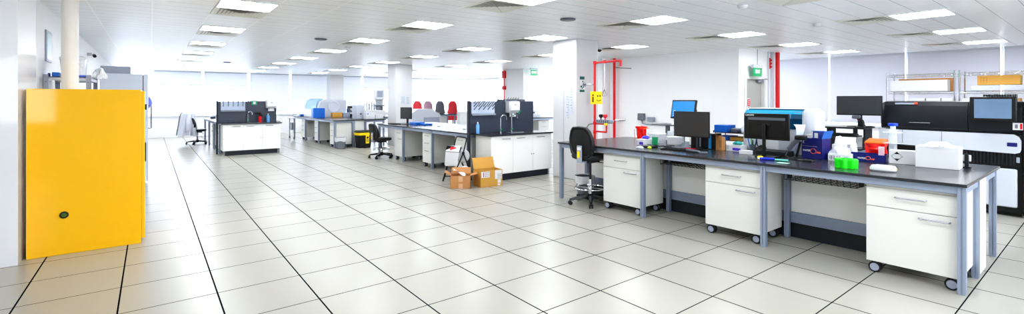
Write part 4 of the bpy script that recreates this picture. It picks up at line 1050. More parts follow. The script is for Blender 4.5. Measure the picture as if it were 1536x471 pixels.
MB().box(8.18, 8.26, 2.30, 2.40, 1.225, 1.275, .014).build('scanner_head', GRAPH, t, True)
MB().box(8.16, 8.28, 2.245, 2.36, 1.1005, 1.113, .003).build('scanner_foot', BLACK, t, True)
for (y0, y1, x, h, lab) in ((3.28, 3.58, 7.94, .10, 'white carton on the low table left of the desk riser'), (2.5, 2.9, 7.94, .10, 'low white carton in front of the riser keyboard')):
    pass
m = MB(); m.box(8.30, 8.38, 2.30, 2.38, .801, .95, .006); one(m, 'white_device', WHITE2, 'white box-shaped device under the riser right end', 'device')
m = MB(); m.box(8.08, 8.2, 2.84, 3.02, .801, 1.0, .008); one(m, 'white_printer', WGREY, 'small white printer at left of the desk riser', 'printer')

# ------------------------------------------------------------------ wire shelving along the right wall
WS = 12.0
def wire_unit(label, y0, y1, x0, x1, tiers, ztop):
    t = thing('wire_shelf_unit', label, 'shelf', ((x0 + x1) / 2, (y0 + y1) / 2, 0), 0, 'chrome wire shelf units')
    for x in (x0, x1):
        for y in (y0, y1):
            m = MB(); m.cyl((x, y, 0), (x, y, ztop + .04), .0135, seg=10); m.lathe([(.016, ztop + .04), (.012, ztop + .05)], (x, y, 0), 10); m.build('shelf_post', CHROME, t, True)
    for z in tiers:
        m = MB()
        for x in (x0, x1):
            for dz in (0, -.04): m.tube([(x, y0, z + dz), (x, y1, z + dz)], .005, 6)
            n = 14; m.tube([(x, y0 + (y1 - y0) * k / n, z - (.04 if k % 2 else 0)) for k in range(n + 1)], .003, 5)
        for y in (y0, y1):
            for dz in (0, -.04): m.tube([(x0, y, z + dz), (x1, y, z + dz)], .005, 6)
        n = 24
        for k in range(1, n): m.tube([(x0, y0 + (y1 - y0) * k / n, z + .004), (x1, y0 + (y1 - y0) * k / n, z + .004)], .0025, 5)
        m.build('wire_tier', CHROME, t, True)
    return t
SX0, SX1 = 11.5, 11.98
wire_unit('chrome wire shelf unit with long white carton, left of the pair', 1.80, 2.78, SX0, SX1, (.25, 1.28, 1.655, 1.985), 1.985)
wire_unit('chrome wire shelf unit with brown carton, right of the pair', .40, 1.735, SX0, SX1, (.25, 1.28, 1.655, 1.985), 1.985)
def shelf_box(y0, y1, x0, x1, z, h, mt, label, cat='carton', group=None, nm='carton'):
    return one(MB().box(x0, x1, y0, y1, z + .008, z + h, .004), nm, mt, label, cat, group)
shelf_box(1.90, 2.74, SX0 + .02, SX0 + .25, 1.655, .215, PAPER, 'long white carton on the left wire shelf')
shelf_box(1.86, 2.66, SX0 + .27, SX0 + .44, 1.655, .255, KRAFT, 'brown carton behind the long white carton')
b = shelf_box(1.0, 1.52, SX0 + .10, SX0 + .40, 1.755, .17, KRAFT2, 'tan carton with printed square symbol on the right wire shelf')
m = MB()
for (ya, yb, za, zb) in ((1.475, 1.478, 1.79, 1.89), (1.40, 1.403, 1.79, 1.89), (1.40, 1.478, 1.79, 1.793), (1.40, 1.478, 1.887, 1.89), (1.40, 1.478, 1.838, 1.842), (1.438, 1.441, 1.79, 1.89)): m.box(SX0 + .099, SX0 + .1003, ya, yb, za, zb)
m.build('printed_symbol', BROWN, b, True)
one(MB().box(SX0 + .08, SX0 + .42, .95, 1.6, 1.668, 1.753, .004), 'wire_basket', CLEAR, 'clear tray under the tan carton', 'tray')
shelf_box(.60, .94, SX0 + .05, SX0 + .4, 1.655, .12, BLUE, 'blue crate at the right end of the wire shelf', 'crate', nm='crate')
for i, (ya, yb, mt, lab) in enumerate(((2.46, 2.72, KRAFT, 'short brown carton at lower left of the left wire shelf'), (2.22, 2.44, PAPER, 'small white carton, leftmost on the lower wire shelf'), (2.0, 2.2, PAPER, 'small white carton, middle of the lower wire shelf'), (1.83, 1.98, PAPER, 'small white carton, right end of the lower left wire shelf'), (1.45, 1.70, PAPER, 'white carton on the lower right wire shelf'), (1.0, 1.4, KRAFT, 'brown carton on the lower right wire shelf'))):
    b = shelf_box(ya, yb, SX0 + .03, SX0 + .33, 1.28, .25 if i else .18, mt, lab)
    if mt is PAPER:
        g = MB(); g.box(SX0 + .028, SX0 + .03, (ya + yb) / 2 - .05, (ya + yb) / 2 - .02, 1.40, 1.46); g.build('carton_label', GRAPH, b, True)

# ------------------------------------------------------------------ emergency shower
SHX = 6.545
t = thing('safety_shower', 'red pipe emergency shower and eyewash beside the big white column', 'safety shower', (SHX, 5.71, 0))
ya, yb, yc, yh = 5.948, 5.478, 5.345, 5.715
m = MB(); m.cyl((SHX, ya, .0), (SHX, ya, 2.19), .022, seg=16); m.lathe([(.075, 0), (.075, .012), (.03, .03)], (SHX, ya, 0), 20)
for z in (2.19, 1.07, .90): m.lathe([(.030, z - .03), (.032, z), (.030, z + .03)], (SHX, ya, 0), 16)
m.build('left_riser', RED, t, True)
m = MB(); m.tube([(SHX, ya, 2.19), (SHX, yc, 2.19)], .019, 12); m.tube([(SHX, yc, 2.20), (SHX, yc, 2.09)], .021, 12); m.lathe([(.028, 2.165), (.032, 2.19), (.028, 2.22)], (SHX, yh, 0), 14); m.build('cross_pipe', RED, t, True)
m = MB(); m.tube([(SHX, yh, 2.17), (SHX, yh, 1.69)], .006, 6)
m.tube([(SHX, yh, 1.69), (SHX, yh + .062, 1.57), (SHX, yh - .062, 1.57), (SHX, yh, 1.69)], .007, 6); m.build('pull_handle', STEEL, t, True)
m = MB(); m.tube([(SHX, ya, 1.06), (SHX - .01, 5.68, 1.06)], .017, 10); m.tube([(SHX, ya, .915), (SHX - .01, 5.66, .915), (SHX - .01, 5.66, 1.06)], .017, 10); m.build('eyewash_pipe', RED, t, True)
m = MB(); m.loft([superring(.06, .15, 1.07, 20, 5), superring(.075, .18, 1.10, 20, 5), superring(.075, .18, 1.135, 20, 5), superring(.055, .16, 1.11, 20, 5)], caps=(True, True))
for k in range(6): m.box(-.077, -.075, -.15 + k * .05, -.125 + k * .05, 1.09, 1.13, mi=1)
m.build('eyewash_tray', [LGREY, GRAPH], t)
for k, (y, c2) in enumerate(((5.78, BLACK), (5.68, REDCH))):
    m = MB(); m.cyl((SHX - .02, y, 1.13), (SHX - .02, y, 1.17), .010, seg=8); m.lathe([(.012, 1.165), (.040, 1.195), (.043, 1.22), (.03, 1.235)], (SHX - .02, y, 0), 16); m.build('spray_head', c2, t, True)
m = MB(); m.tube([(SHX - .05, 5.66, 1.06), (SHX - .07, 5.62, 1.05), (SHX - .07, 5.59, 1.07)], .022, 8); m.build('yellow_valve', YELL, t, True)
m = MB(); m.tube([(SHX, 5.96, 1.06), (SHX - .06, 6.04, 1.04), (SHX - .08, 6.09, .97), (SHX - .06, 6.08, .9)], .012, 8); m.build('grey_hose', GREYP, t, True)
m = MB(); m.lathe([(.045, 6.145), (.045, 6.158)], (6.48, 0, 1.785), 16, axis='Y'); m.tube([(6.48, 6.15, 1.785), (6.48, 6.04, 1.785), (SHX, ya, 1.785)], .012, 8)
m.build('wall_bracket', STEEL, t, True)
r = thing('wall_riser', 'red vertical pipe against the right wall, behind the shower', 'pipe', (10.13, 8.49, 0))
m = MB(); m.cyl((10.13, 8.49, 0), (10.13, 8.49, ZC), .036, seg=18); m.build('riser_pipe', RED, r, True)
m = MB(); m.tube([(10.13, 8.49, .93), (10.25, 8.2, .95)], .022, 8); m.tube([(10.13, 8.49, 2.38), (10.24, 8.0, 2.34)], .012, 6); m.build('pipe_bracket', STEEL, r, True)
s = thing('eyewash_sign', 'yellow eyewash sign fixed on the red shower pipe', 'sign', (SHX - .03, 5.9, 1.40))
X_ = SHX - .034
m = MB(); m.box(X_, X_ + .008, 5.895, 6.03, 1.42, 1.655, .003); m.build('sign_left_face', YELL, s, True)
m = MB(); m.box(X_, X_ + .008, 5.75, 5.888, 1.42, 1.65, .003); m.build('sign_right_face', YELL, s, True)
m = MB()
m.box(X_ - .001, X_, 5.945, 5.98, 1.455, 1.555); m.lathe([(.02, X_ - .001), (.02, X_)], (0, 5.962, 1.585), 14, axis='X')
for y in (5.845, 5.79): m.lathe([(.017, X_ - .001), (.017, X_)], (0, y, 1.57), 14, axis='X')
m.tube([(X_ - .0005, 5.87 - .10 * k / 8, 1.50 - .02 * math.sin(PI * k / 8)) for k in range(9)], .006, 6); m.build('sign_symbol', BLACK, s, True)
s = thing('shower_sign', 'small green and white shower sign on the column face', 'sign', (6.42, 6.157, 1.65))
MB().box(6.355, 6.49, 6.155, 6.159, 1.64, 1.945).build('sign_sheet', PAPER, s, True)
m = MB(); m.box(6.36, 6.485, 6.152, 6.155, 1.88, 1.94); m.box(6.36, 6.485, 6.152, 6.155, 1.645, 1.69); m.tube([(6.45, 6.1535, 1.82), (6.45, 6.1535, 1.73), (6.41, 6.1535, 1.71)], .010, 6); m.lathe([(.016, 6.1525), (.016, 6.155)], (6.44, 0, 1.845), 12, axis='Y'); m.box(6.38, 6.42, 6.152, 6.155, 1.73, 1.77); m.build('green_print', DGREEN, s, True)
NOTE = mat('pale_note_paper', (.80, .82, .86), .7, var=.02)
m = MB(); m.cyl((6.262, 6.49, .0), (6.262, 6.49, 2.15), .009, seg=8); m.box(6.25, 6.273, 6.46, 6.52, 2.15, 2.19, .004); m.box(6.255, 6.273, 6.475, 6.505, 1.9, 1.95, .003); one(m, 'column_conduit', WGREY, 'thin white vertical conduit on the big column', 'conduit')
for i, (y0, y1, z0, z1, lab) in enumerate(((6.25, 6.33, 1.22, 1.74, 'printed notice sheet taped to the column, right of its conduit'), (6.35, 6.43, 1.16, 1.6, 'paler printed sheet taped to the column beside the conduit'))):
    m = MB(); m.box(6.268, 6.2725, y0, y1, z0, z1)
    for k in range(9): m.box(6.2665, 6.268, y0 + .01, y1 - .01 - .02 * (k % 3), z1 - .05 - k * .05, z1 - .035 - k * .05, mi=1)
    one(m, 'notice_sheet', [NOTE, PRINT], lab, 'notice')
# outlet and conduit on the right inner wall
t = thing('wall_outlet', 'grey socket box and conduit on the right wall behind the bench', 'socket', (10.23, 7.6, 1.0))
MB().box(10.17, 10.25, 7.55, 7.75, .96, 1.14, .01).build('socket_box', GREYP, t, True)
m = MB(); m.tube([(10.22, 7.65, .96), (10.22, 7.62, .88), (10.22, 7.5, .86), (10.22, 6.9, .87)], .02, 8); m.box(10.18, 10.25, 7.25, 7.45, .93, 1.05, .008); m.build('conduit', LGREY, t, True)

# ------------------------------------------------------------------ sink station builder
def sink_station(x0, x1, yf, yb, names, doors=3, tap_x=.45, ztop=.86):
    """front faces -Y; cabinet unit, worktop with basin and taps, each its own thing"""
    lc, lw = names
    t = thing('sink_cabinet', lc, 'sink cabinet', ((x0 + x1) / 2, (yf + yb) / 2, 0))
    w = x1 - x0
    MB().box(x0 + .05, x1 - .03, yf + .055, yb - .02, .125, ztop - .03, .002).build('carcass', WHITE, t, True)
    ws = [w - .08] ; n = doors; dw = (w - .085) / n
    for k in range(n):
        xa = x0 + .052 + k * dw
        d = MB().box(xa, xa + dw - .004, yf + .035, yf + .054, .128, ztop - .035, .002).build('cabinet_door', PANELW, t, True)
        h = MB(); xc = xa + dw / 2 + (.08 if k == 0 else -.06 if k == 1 else -.05); y = yf + .035; z = ztop - .085
        h.tube([(xc - .09, y, z), (xc - .09, y - .024, z), (xc + .09, y - .024, z), (xc + .09, y, z)], .006, 8); h.build('handle', STEEL, d, True)
        g = MB(); g.cyl((xa + (dw - .03 if k == 1 else .02), yf + .036, .45), (xa + (dw - .03 if k == 1 else .02), yf + .031, .45), .010, seg=10); g.build('door_lock', STEEL, d, True)
    MB().box(x0 + .12, x1 - .10, yf + .09, yb - .03, 0, .122).build('plinth', PLINTH, t, True)
    for x in (x0 + .085, x1 - .065):
        m = MB(); m.cyl((x, yf + .10, 0), (x, yf + .10, .125), .022, seg=12); m.build('cabinet_foot', STEEL, t, True)
    t = thing('sink_worktop', lw, 'worktop', ((x0 + x1) / 2, (yf + yb) / 2, ztop - .028))
    bx0, bx1, by0, by1 = x0 + w * tap_x - .05, x0 + w * tap_x + .45, yf + .12, yb - .12
    m = MB(); m.box(x0, bx0, yf, yb, ztop - .028, ztop); m.box(bx1, x1, yf, yb, ztop - .028, ztop); m.box(bx0, bx1, yf, by0, ztop - .028, ztop); m.box(bx0, bx1, by1, yb, ztop - .028, ztop); m.build('worktop_slab', TOP, t, True)
    m = MB(); m.loft([[(bx0, by0, ztop - .001), (bx1, by0, ztop - .001), (bx1, by1, ztop - .001), (bx0, by1, ztop - .001)], [(bx0 + .03, by0 + .03, ztop - .025), (bx1 - .03, by0 + .03, ztop - .025), (bx1 - .03, by1 - .03, ztop - .025), (bx0 + .03, by1 - .03, ztop - .025)]], caps=(False, True)); m.build('basin', STEEL, t, True)
    return t
def splash_panel(label, x0, x1, y, z1, post=True):
    t = thing('splash_panel', label, 'panel', ((x0 + x1) / 2, y, .861))
    MB().box(x0, x1, y, y + .03, .861, z1, .002).build('panel_board', DARK, t, True)
    m = MB(); m.box(x0 - .045, x0 - .002, y - .01, y + .05, .0, z1 + .01, .003); m.build('panel_post', PLINTH, t, True)
    MB().box(x1 + .001, x1 + .018, y - .005, y + .035, .861, z1, .003).build('panel_edge', PLINTH, t, True)
    return t
RACKB = mat('pale_blue_board', (.74, .79, .87), .4, var=.04)
def drying_rack(label, x0, x1, y, z0, z1, cols=5, rows=3, lean=.05):
    t = thing('drying_rack', label, 'drying rack', ((x0 + x1) / 2, y, z0))
    MB().box(x0, x1, y - .008, y - .001, z0 + .04, z1, .003).build('rack_board', RACKB, t, True)
    m = MB(); m.prism([(y - .004, z0 + .04), (y - .004, z0 + .03), (y - .05, z0), (y - .055, z0 + .03), (y - .05, z0 + .032), (y - .045, z0 + .012)], 'X', x0, x1); m.build('drip_tray', LGREY, t, True)
    first = None; w = x1 - x0
    for r in range(rows):
        for c in range(cols):
            x = x0 + w * (c + .5) / cols; z = z1 - .03 - r * (z1 - z0 - .08) / rows
            if first is None:
                q = MB(); q.tube([(0, 0, 0), (lean, -.10, .12)], .0095, 8, r1=.007); first = q.build('peg', GRAPH, t); g = first
            else:
                g = first.copy(); COL.objects.link(g)
            g.location = (x - (x0 + x1) / 2, -.008, z - z0)
    return t
def towel_dispenser(label, x, y, z, w=.26):
    t = thing('towel_dispenser', label, 'dispenser', (x, y, z))
    m = MB(); m.loft([[(a * w / 2, b, zz) for a, b in ((-1, 0), (1, 0), (1, -dp), (.8, -dp - .03), (-.8, -dp - .03), (-1, -dp))] for zz, dp in ((.0, .08), (.05, .12), (.2, .12), (.23, .10))]); m.build('dispenser_body', WHITE2, t)
    m = MB(); m.sheet(lambda u, v: (-w * .3 + w * .6 * u, -.06 - .03 * math.sin(3 * u) * v, .005 - .085 * v), 8, 4); m.build('paper_towel', PAPER, t)
    MB().box(-.03, .03, -.1515, -.149, .15, .17).build('dispenser_badge', LGREY, t)
    return t
def bottle(label, loc, mt, h=.2, r=.032, cap=WHITE2, group=None):
    t = thing('bottle', label, 'bottle', loc, 0, group)
    m = MB(); m.lathe([(r * .95, 0), (r, .006), (r, h * .72), (r * .55, h * .82), (r * .35, h * .86)], (0, 0, 0), 18); m.build('bottle_body', mt, t)
    m = MB(); m.lathe([(r * .4, h * .86), (r * .4, h * .96), (r * .25, h)], (0, 0, 0), 14); m.build('bottle_cap', cap, t)
    return t
def swan_tap(label, loc, h=.30, reach=.13, double=True):
    t = thing('swan_neck_tap', label, 'tap', loc)
    m = MB(); m.lathe([(.028, 0), (.028, .012), (.014, .02)], (0, 0, 0), 14); m.tube([(0, 0, .01), (0, 0, h - .05)] + [(reach / 2 - reach / 2 * math.cos(a), -.02, h - .05 + .05 * math.sin(a)) for a in [PI * k / 8 for k in range(1, 9)]] + [(reach, -.02, h - .09)], .0125, 10); m.build('spout', STEEL, t)
    m = MB(); m.box(-.012, .012, -.04, .0, .05, .075, .003); m.build('tap_handle', GREEN, t)
    return t

# middle island with sink end
sink_station(4.86, 6.42, 6.93, 7.50, ('white three-door sink cabinet at the end of the middle bench', 'dark sink worktop on the middle bench end cabinet'))
splash_panel('dark upright splash panel behind the middle sink', 4.80, 6.34, 7.503, 1.468)
drying_rack('white pegged drying rack on the middle dark panel, beside the blue bottle', 4.82, 5.36, 7.50, 1.20, 1.46)
t = towel_dispenser('white paper towel dispenser on the middle dark panel', 5.77, 7.502, 1.24, .27)
m = MB(); m.tube([(.09, -.06, .01), (.13, -.10, -.02), (.16, -.12, .05)], .013, 8); m.tube([(-.05, -.08, -.03), (-.02, -.12, -.06)], .013, 8); m.build('green_clip', GREEN, t)
swan_tap('swan-neck tap at middle sink, nearer the drying rack', (5.36, 7.30, .861), .34)
swan_tap('swan-neck tap at middle sink, under the towel dispenser', (5.66, 7.34, .861), .36)
bottle('blue wash bottle standing under the middle drying rack', (4.90, 7.40, .861), SKYB, .22, .034)
lab_bench('lab_bench', 'long bench in the room middle with three drawer pedestals', 4.78, 6.38, 7.56, 12.06, (7.62, 9.06, 10.54, 12.02), (4.83, 5.5, 6.33), spine=(5.56, 5.84))
pedestal('white pedestal of three drawers under the middle bench, behind the folded trolley', (4.86, 7.95, 0), FX, w=.45, d=.56, fronts=((.60, .76), (.43, .598), (.10, .428)), group='white mobile pedestals under the middle bench', hside='all')
pedestal('white pedestal of three drawers in the middle bench centre bay', (4.86, 9.36, 0), FX, w=.46, d=.56, fronts=((.60, .76), (.43, .598), (.10, .428)), group='white mobile pedestals under the middle bench', hside='all')
pedestal('white pedestal of drawer and door in the middle bench far bay', (4.86, 10.86, 0), FX, w=.5, d=.56, fronts=((.585, .76), (.10, .58)), group='white mobile pedestals under the middle bench')
task_chair('black office chair at the far end of the middle bench', (4.72, 11.62, 0), FX + .1, zs=.52, ring=True, tilt=.18, backh=.40)
task_chair('dark office chair on the far side of the middle bench, only its back visible', (6.75, 9.55, 0), FX + PI - .5, zs=.58, ring=False)
monitor('dark square monitor standing on the middle bench', (5.25, 11.25, .861), FX + .35, .40, .30, .14)
keyboard('black keyboard beside the middle bench monitor', (5.0, 11.45, .861), FX + .2, .40, .13)
one(MB().box(5.25, 5.50, 10.72, 11.1, .861, .93, .01).box(5.35, 5.60, 10.5, 10.9, .861, .90, .01), 'blue_tray', BLUE, 'bright blue flat trays behind the middle bench monitor', 'tray')
tub('clear plastic tub on the middle bench beside the dark panel', (5.15, 7.95, .861), .2, .14, .12, CLEAR)
for i, (x, y) in enumerate(((5.45, 9.9), (5.8, 9.0), (5.35, 8.6))):
    m = MB(); m.lathe([(.035, 0), (.035, .006), (.02, .01)], (x, y, .8605), 14); one(m, 'cable_grommet', GREYP, 'small grey cable cap on the middle bench, %s from its far end' % ORD[i], 'cable cap')

# folding trolley machine with white housing
t = thing('portable_sealer', 'white machine with black control panel on a folding black tube frame', 'machine', (4.50, 7.50, 0), -.547)
m = MB()
m.tube([(-.05, .14, .62), (-.03, .14, .72), (-.005, .13, .80), (.02, .12, .815), (.15, .0, .80), (.18, -.02, .785), (.175, -.02, .74), (.12, -.02, .51), (.01, -.02, .25), (-.06, -.02, .012)], .0125, 8)
m.tube([(.12, -.045, .52), (.20, -.045, .30), (.27, -.045, .012)], .0125, 8)
m.tube([(-.05, .14, .62), (.06, .15, .40), (.22, .16, .012)], .0125, 8); m.tube([(-.14, .14, .38), (-.24, .14, .012)], .0125, 8); m.tube([(-.17, -.09, .33), (-.21, -.10, .16), (-.25, -.10, .012)], .0125, 8)
m.tube([(-.235, -.10, .10), (-.05, -.06, .09), (.0, -.03, .20)], .010, 8); m.tube([(.235, -.045, .10), (.19, .15, .10)], .010, 8)
m.lathe([(.026, -.06), (.026, -.03)], (.12, 0, .515), 14, axis='Y'); m.build('tube_frame', BLACK, t)
m = MB(); m.loft([[(-.205, -.12, .29), (.0, -.12, .29), (.0, .10, .29), (-.205, .10, .29)], [(-.22, -.13, .33), (.01, -.13, .33), (.01, .12, .33), (-.22, .12, .33)], [(-.20, -.13, .565), (.05, -.13, .565), (.05, .12, .565), (-.20, .12, .565)], [(-.17, -.02, .64), (.07, -.02, .64), (.07, .11, .64), (-.17, .11, .64)]]); m.build('housing', WHITE2, t)
m = MB(); m.loft([[(-.215, -.137, .555), (.06, -.137, .535), (.06, -.125, .535), (-.215, -.125, .555)], [(-.175, -.022, .655), (.095, -.022, .625), (.095, -.01, .62), (-.175, -.01, .65)]]); cp = m.build('control_panel', BLACK, t)
m = MB(); m.loft([[(-.13, -.1075, .582), (-.02, -.1075, .574), (-.02, -.1060, .574), (-.13, -.1060, .582)], [(-.108, -.051, .632), (-.005, -.051, .622), (-.005, -.0495, .622), (-.108, -.0495, .632)]]); m.build('red_display', mat('red_led', (.85, .10, .16), .4, emit=.25), cp)
m = MB(); m.lathe([(.0, .02), (.10, .025), (.125, .05), (.125, .12), (.10, .145), (.0, .15)], (.115, 0, .45), 28, axis='Y'); m.build('white_drum', WHITE2, t)

# open cartons on the floor
t = thing('open_carton', 'small open brown carton with paper on top, left of the larger one', 'carton', (4.22, 6.90, 0), -.60)
w, d, h, q = .34, .27, .215, .006
def open_box(t, w, d, h, mt, flaps):
    m = MB(); q = .006
    m.box(-w / 2, w / 2, -d / 2, d / 2, 0, .006); m.box(-w / 2, w / 2, -d / 2, -d / 2 + q, 0, h); m.box(-w / 2, w / 2, d / 2 - q, d / 2, 0, h); m.box(-w / 2, -w / 2 + q, -d / 2, d / 2, 0, h); m.box(w / 2 - q, w / 2, -d / 2, d / 2, 0, h); m.build('carton_body', mt, t)
    for side, L, ang in flaps:
        m = MB()
        if side in 'LR':
            s = -1 if side == 'L' else 1; dx = math.cos(ang) * L * s; dz = math.sin(ang) * L
            m.prism([(s * w / 2, h), (s * (w / 2 - q), h + .001), (s * (w / 2 - q) + dx, h + dz), (s * w / 2 + dx, h + dz - .004)], 'Y', -d / 2 + .004, d / 2 - .004)
        else:
            s = -1 if side == 'F' else 1; dy = math.cos(ang) * L * s; dz = math.sin(ang) * L
            m.prism([(s * d / 2, h), (s * (d / 2 - q), h + .001), (s * (d / 2 - q) + dy, h + dz), (s * d / 2 + dy, h + dz - .004)], 'X', -w / 2 + .004, w / 2 - .004)
        m.build('carton_flap', mt, t)
open_box(t, w, d, h, KRAFT, (('L', .12, .55), ('R', .12, .25), ('B', .12, 1.0)))
m = MB(); m.box(-.03, .04, -d / 2 - .001, -d / 2, h * .55, h - .004); m.box(-.03, .04, -d / 2 - .001, -d / 2, .0, h * .38); m.build('carton_tape', mat('pale_tape', (.80, .64, .50), .4), t)
m = MB(); m.sheet(lambda u, v: (-.12 + .2 * u, -.05 + .15 * v, h - .01 + .09 * (1 - u) + .02 * math.sin(6 * u + 3 * v)), 10, 8)
o = m.build('paper_sheet', PAPER, None); o.location = (4.22, 6.90, 0); o.rotation_euler = (0, 0, -.60); tag(o, 'crumpled white paper sticking out of the small open carton', 'paper')
t = thing('open_carton', 'large open brown carton with white labels and raised back flap', 'carton', (4.69, 6.76, 0), -.12)
w, d, h = .425, .28, .285
open_box(t, w, d, h, KRAFT2, (('B', .20, 1.2),))
for (xa, xb, za, zb, marks) in ((-.20, -.04, h - .12, h - .02, 1), (.065, .198, h - .16, h - .01, 2), (.12, .18, h - .23, h - .17, 0), (.12, .17, h - .275, h - .24, 0)):
    m = MB(); m.box(xa, xb, -d / 2 - .001, -d / 2, za, zb)
    if marks == 1: m.box(xa + .035, xa + .05, -d / 2 - .002, -d / 2 - .001, za + .01, zb - .01, mi=1)
    for k in range(3 if marks else 0): m.box(xa + (.065 if marks == 1 else .05), xb - .01, -d / 2 - .002, -d / 2 - .001, za + .02 + k * .028, za + .028 + k * .028, mi=2)
    m.build('carton_label', [PAPER, RED, GREYP], t)
t = thing('small_parcel', 'small brown parcel under a clear bag behind the two open cartons', 'carton', (4.44, 7.12, 0), -.5)
MB().box(-.09, .09, -.05, .07, 0, .26, .004).build('parcel_body', KRAFT, t)
m = MB(); tissue_lump(m, (0, .01, .26), .08, .05, .06, 31); o = m.build('plastic_bag', FILM, None); o.location = (4.44, 7.12, .0); tag(o, 'clear crumpled bag lying on the small brown parcel', 'bag')

# ------------------------------------------------------------------ far right bench with second drying rack
lab_bench('lab_bench', 'far right bench against the rear wall, left of the big column', 9.55, 11.6, 12.4, 13.155, (12.45, 13.10), (9.6, 10.5, 11.55), endpanel=False)
splash_panel('small dark panel on the far right bench', 9.6, 10.75, 13.16, 1.50)
drying_rack('distant drying rack on the far right dark panel', 9.85, 10.4, 13.155, 1.28, 1.49)
t = thing('bench_analyser', 'white boxy analyser on the far right bench beside the column', 'analyser', (10.55, 12.8, .861))
m = MB(); m.box(10.1, 11.0, 12.55, 13.1, .861, 1.0, .02); m.build('analyser_base', WGREY, t, True)
m = MB(); m.box(10.18, 10.95, 12.58, 13.05, 1.06, 1.30, .03); m.build('analyser_head', WHITE2, t, True); m = MB(); m.box(10.3, 10.4, 12.7, 12.9, 1.0, 1.06); m.box(10.7, 10.85, 12.7, 12.9, 1.0, 1.06); m.build('analyser_column', GRAPH, t, True)
MB().box(10.22, 10.5, 12.575, 12.58, 1.18, 1.26).build('analyser_panel', mat('pale_blue_print', (.5, .65, .9), .5), t, True)
bottle('distant blue bottle on the far right bench', (9.72, 12.6, .861), SKYB, .24, .04)
bottle('distant red-capped dark bottle on the far right bench', (9.95, 12.6, .861), GRAPH, .2, .04, RED)
t = waste_basket('yellow-topped black bin under the far right bench end', (9.35, 10.9, 0), .13, .16, .5, BLACKM, False)
m = MB(); m.lathe([(.165, .5), (.17, .52), (.165, .40), (.16, .40)], (0, 0, 0), 24); m.build('yellow_bag_rim', YELL, t)
pedestal('distant white pedestal under the far right bench', (11.1, 12.5, 0), 0, w=.5, fronts=((.60, .76), (.43, .598), (.10, .428)), hside='all')
# red call point column
t = thing('fire_alarm', 'red fire alarm strip on the far wall corner', 'alarm', (10.82, 14.45, 2.0))
for z0, z1 in ((2.32, 2.60), (1.88, 2.02)):
    m = MB(); m.box(10.78, 10.85, 14.4, 14.58, z0, z1, .006); m.build('red_box', RED, t, True)
m = MB(); m.cyl((10.83, 14.5, 1.0), (10.83, 14.5, 2.62), .012, seg=8); m.build('red_conduit', RED, t, True)

# ------------------------------------------------------------------ third island (far centre)
lab_bench('lab_bench', 'far bench island in the centre carrying white analysers', 4.44, 6.12, 14.68, 19.9, (14.74, 16.45, 18.15, 19.80), (4.49, 5.06, 6.06), spine=(5.10, 5.42))
for y, lab in ((15.02, 'white pedestal at the near corner of the far centre bench'), (16.78, 'white pedestal in the middle bay of the far centre bench'), (18.5, 'white pedestal in the farthest bay of the far centre bench')):
    pedestal(lab, (4.50, y, 0), FX, w=.46, d=.5, fronts=((.60, .76), (.43, .598), (.10, .428)), group='white pedestals under the far centre bench', hside='all')
m = MB(); m.box(4.55, 5.02, 14.76, 14.775, .10, .80); one(m, 'end_screen', WHITE, 'white end panel of the far centre bench', 'panel')
x, y = zpt(511, 223, 0)
waste_basket('grey plastic waste bin in front of the far centre bench', (x, y, 0), .125, .165, .34, GREYP, True)
x, y = zpt(544, 221, 0)
t = thing('clinical_waste_bin', 'black pedal bin with yellow bag rim and yellow label', 'bin', (x, y - .06, 0), 0)
m = MB(); m.loft([superring(.19, .17, 0, 28, 6), superring(.23, .20, .42, 28, 6)]); m.build('bin_body', BLACKM, t)
m = MB(); m.loft([superring(.237, .207, .43, 28, 6), superring(.25, .22, .395, 28, 6), superring(.255, .225, .47, 28, 6), superring(.24, .21, .475, 28, 6)]); m.build('yellow_bag', YELL, t)
m = MB(); m.loft([superring(.24, .21, .475, 28, 6), superring(.245, .215, .50, 28, 6), superring(.21, .18, .535, 28, 6)]); m.build('bin_lid', BLACKM, t)
m = MB(); m.box(.0, .11, -.212, -.202, .14, .40); lb = m.build('yellow_label', YELL, t)
m = MB(); m.lathe([(.035, -.213), (.035, -.2125)], (.055, 0, .32), 14, axis='Y'); m.box(.015, .095, -.2135, -.212, .24, .26); m.box(.015, .095, -.2135, -.212, .20, .22); m.build('label_symbol', BLACK, lb)
MB().box(-.06, .06, -.23, -.16, .01, .05, .005).build('pedal', BLACK, t)
# analyser with rounded lid
t = thing('bench_analyser', 'white analyser with round side window and pale blue lid, far centre bench', 'analyser', (5.15, 18.5, .861))
y0_, y1_ = 17.5, 19.5
m = MB(); pr = [(4.78, .861), (4.78, 1.25), (4.85, 1.42), (5.0, 1.50), (5.6, 1.50), (5.75, 1.45), (5.75, .861)]
m.prism(pr, 'Y', y0_ + .02, y1_); m.build('analyser_body', WGREY, t, True)
m = MB(); m.lathe([(.22, y0_ + .015), (.22, y0_ - .0), (.19, y0_ - .01), (.17, y0_ + .0), (.0, y0_ + .002)], (5.30, 0, 1.24), 32, axis='Y'); m.build('round_window', FRIDGE, t, True)
m = MB(); P2 = [(4.745, 1.14), (4.745, 1.28), (4.82, 1.45), (4.97, 1.53), (5.0, 1.50), (4.86, 1.42), (4.785, 1.26), (4.785, 1.14)]
m.prism(P2, 'Y', y0_ + .25, y1_ - .2); m.build('blue_lid', BLUECLR, t, True)
m = MB(); m.prism([(4.70, .861), (4.70, 1.10), (4.78, 1.16), (4.78, .861)], 'Y', y0_ + .1, y1_ - .1); m.build('front_drawer', WHITE2, t, True)
x, y = zpt(477, 176.5, .861)
one(MB().box(x - .19, x + .2, y - .12, y + .12, .8615, 1.20, .006), 'blue_sharps_box', BLUE, 'bright blue box standing in front of the far round-window analyser', 'box')
one(MB().box(4.52, 4.64, 19.0, 19.2, .8615, .93, .006), 'blue_small_box', BLUE, 'tiny blue block at the far left end of the centre bench', 'block')
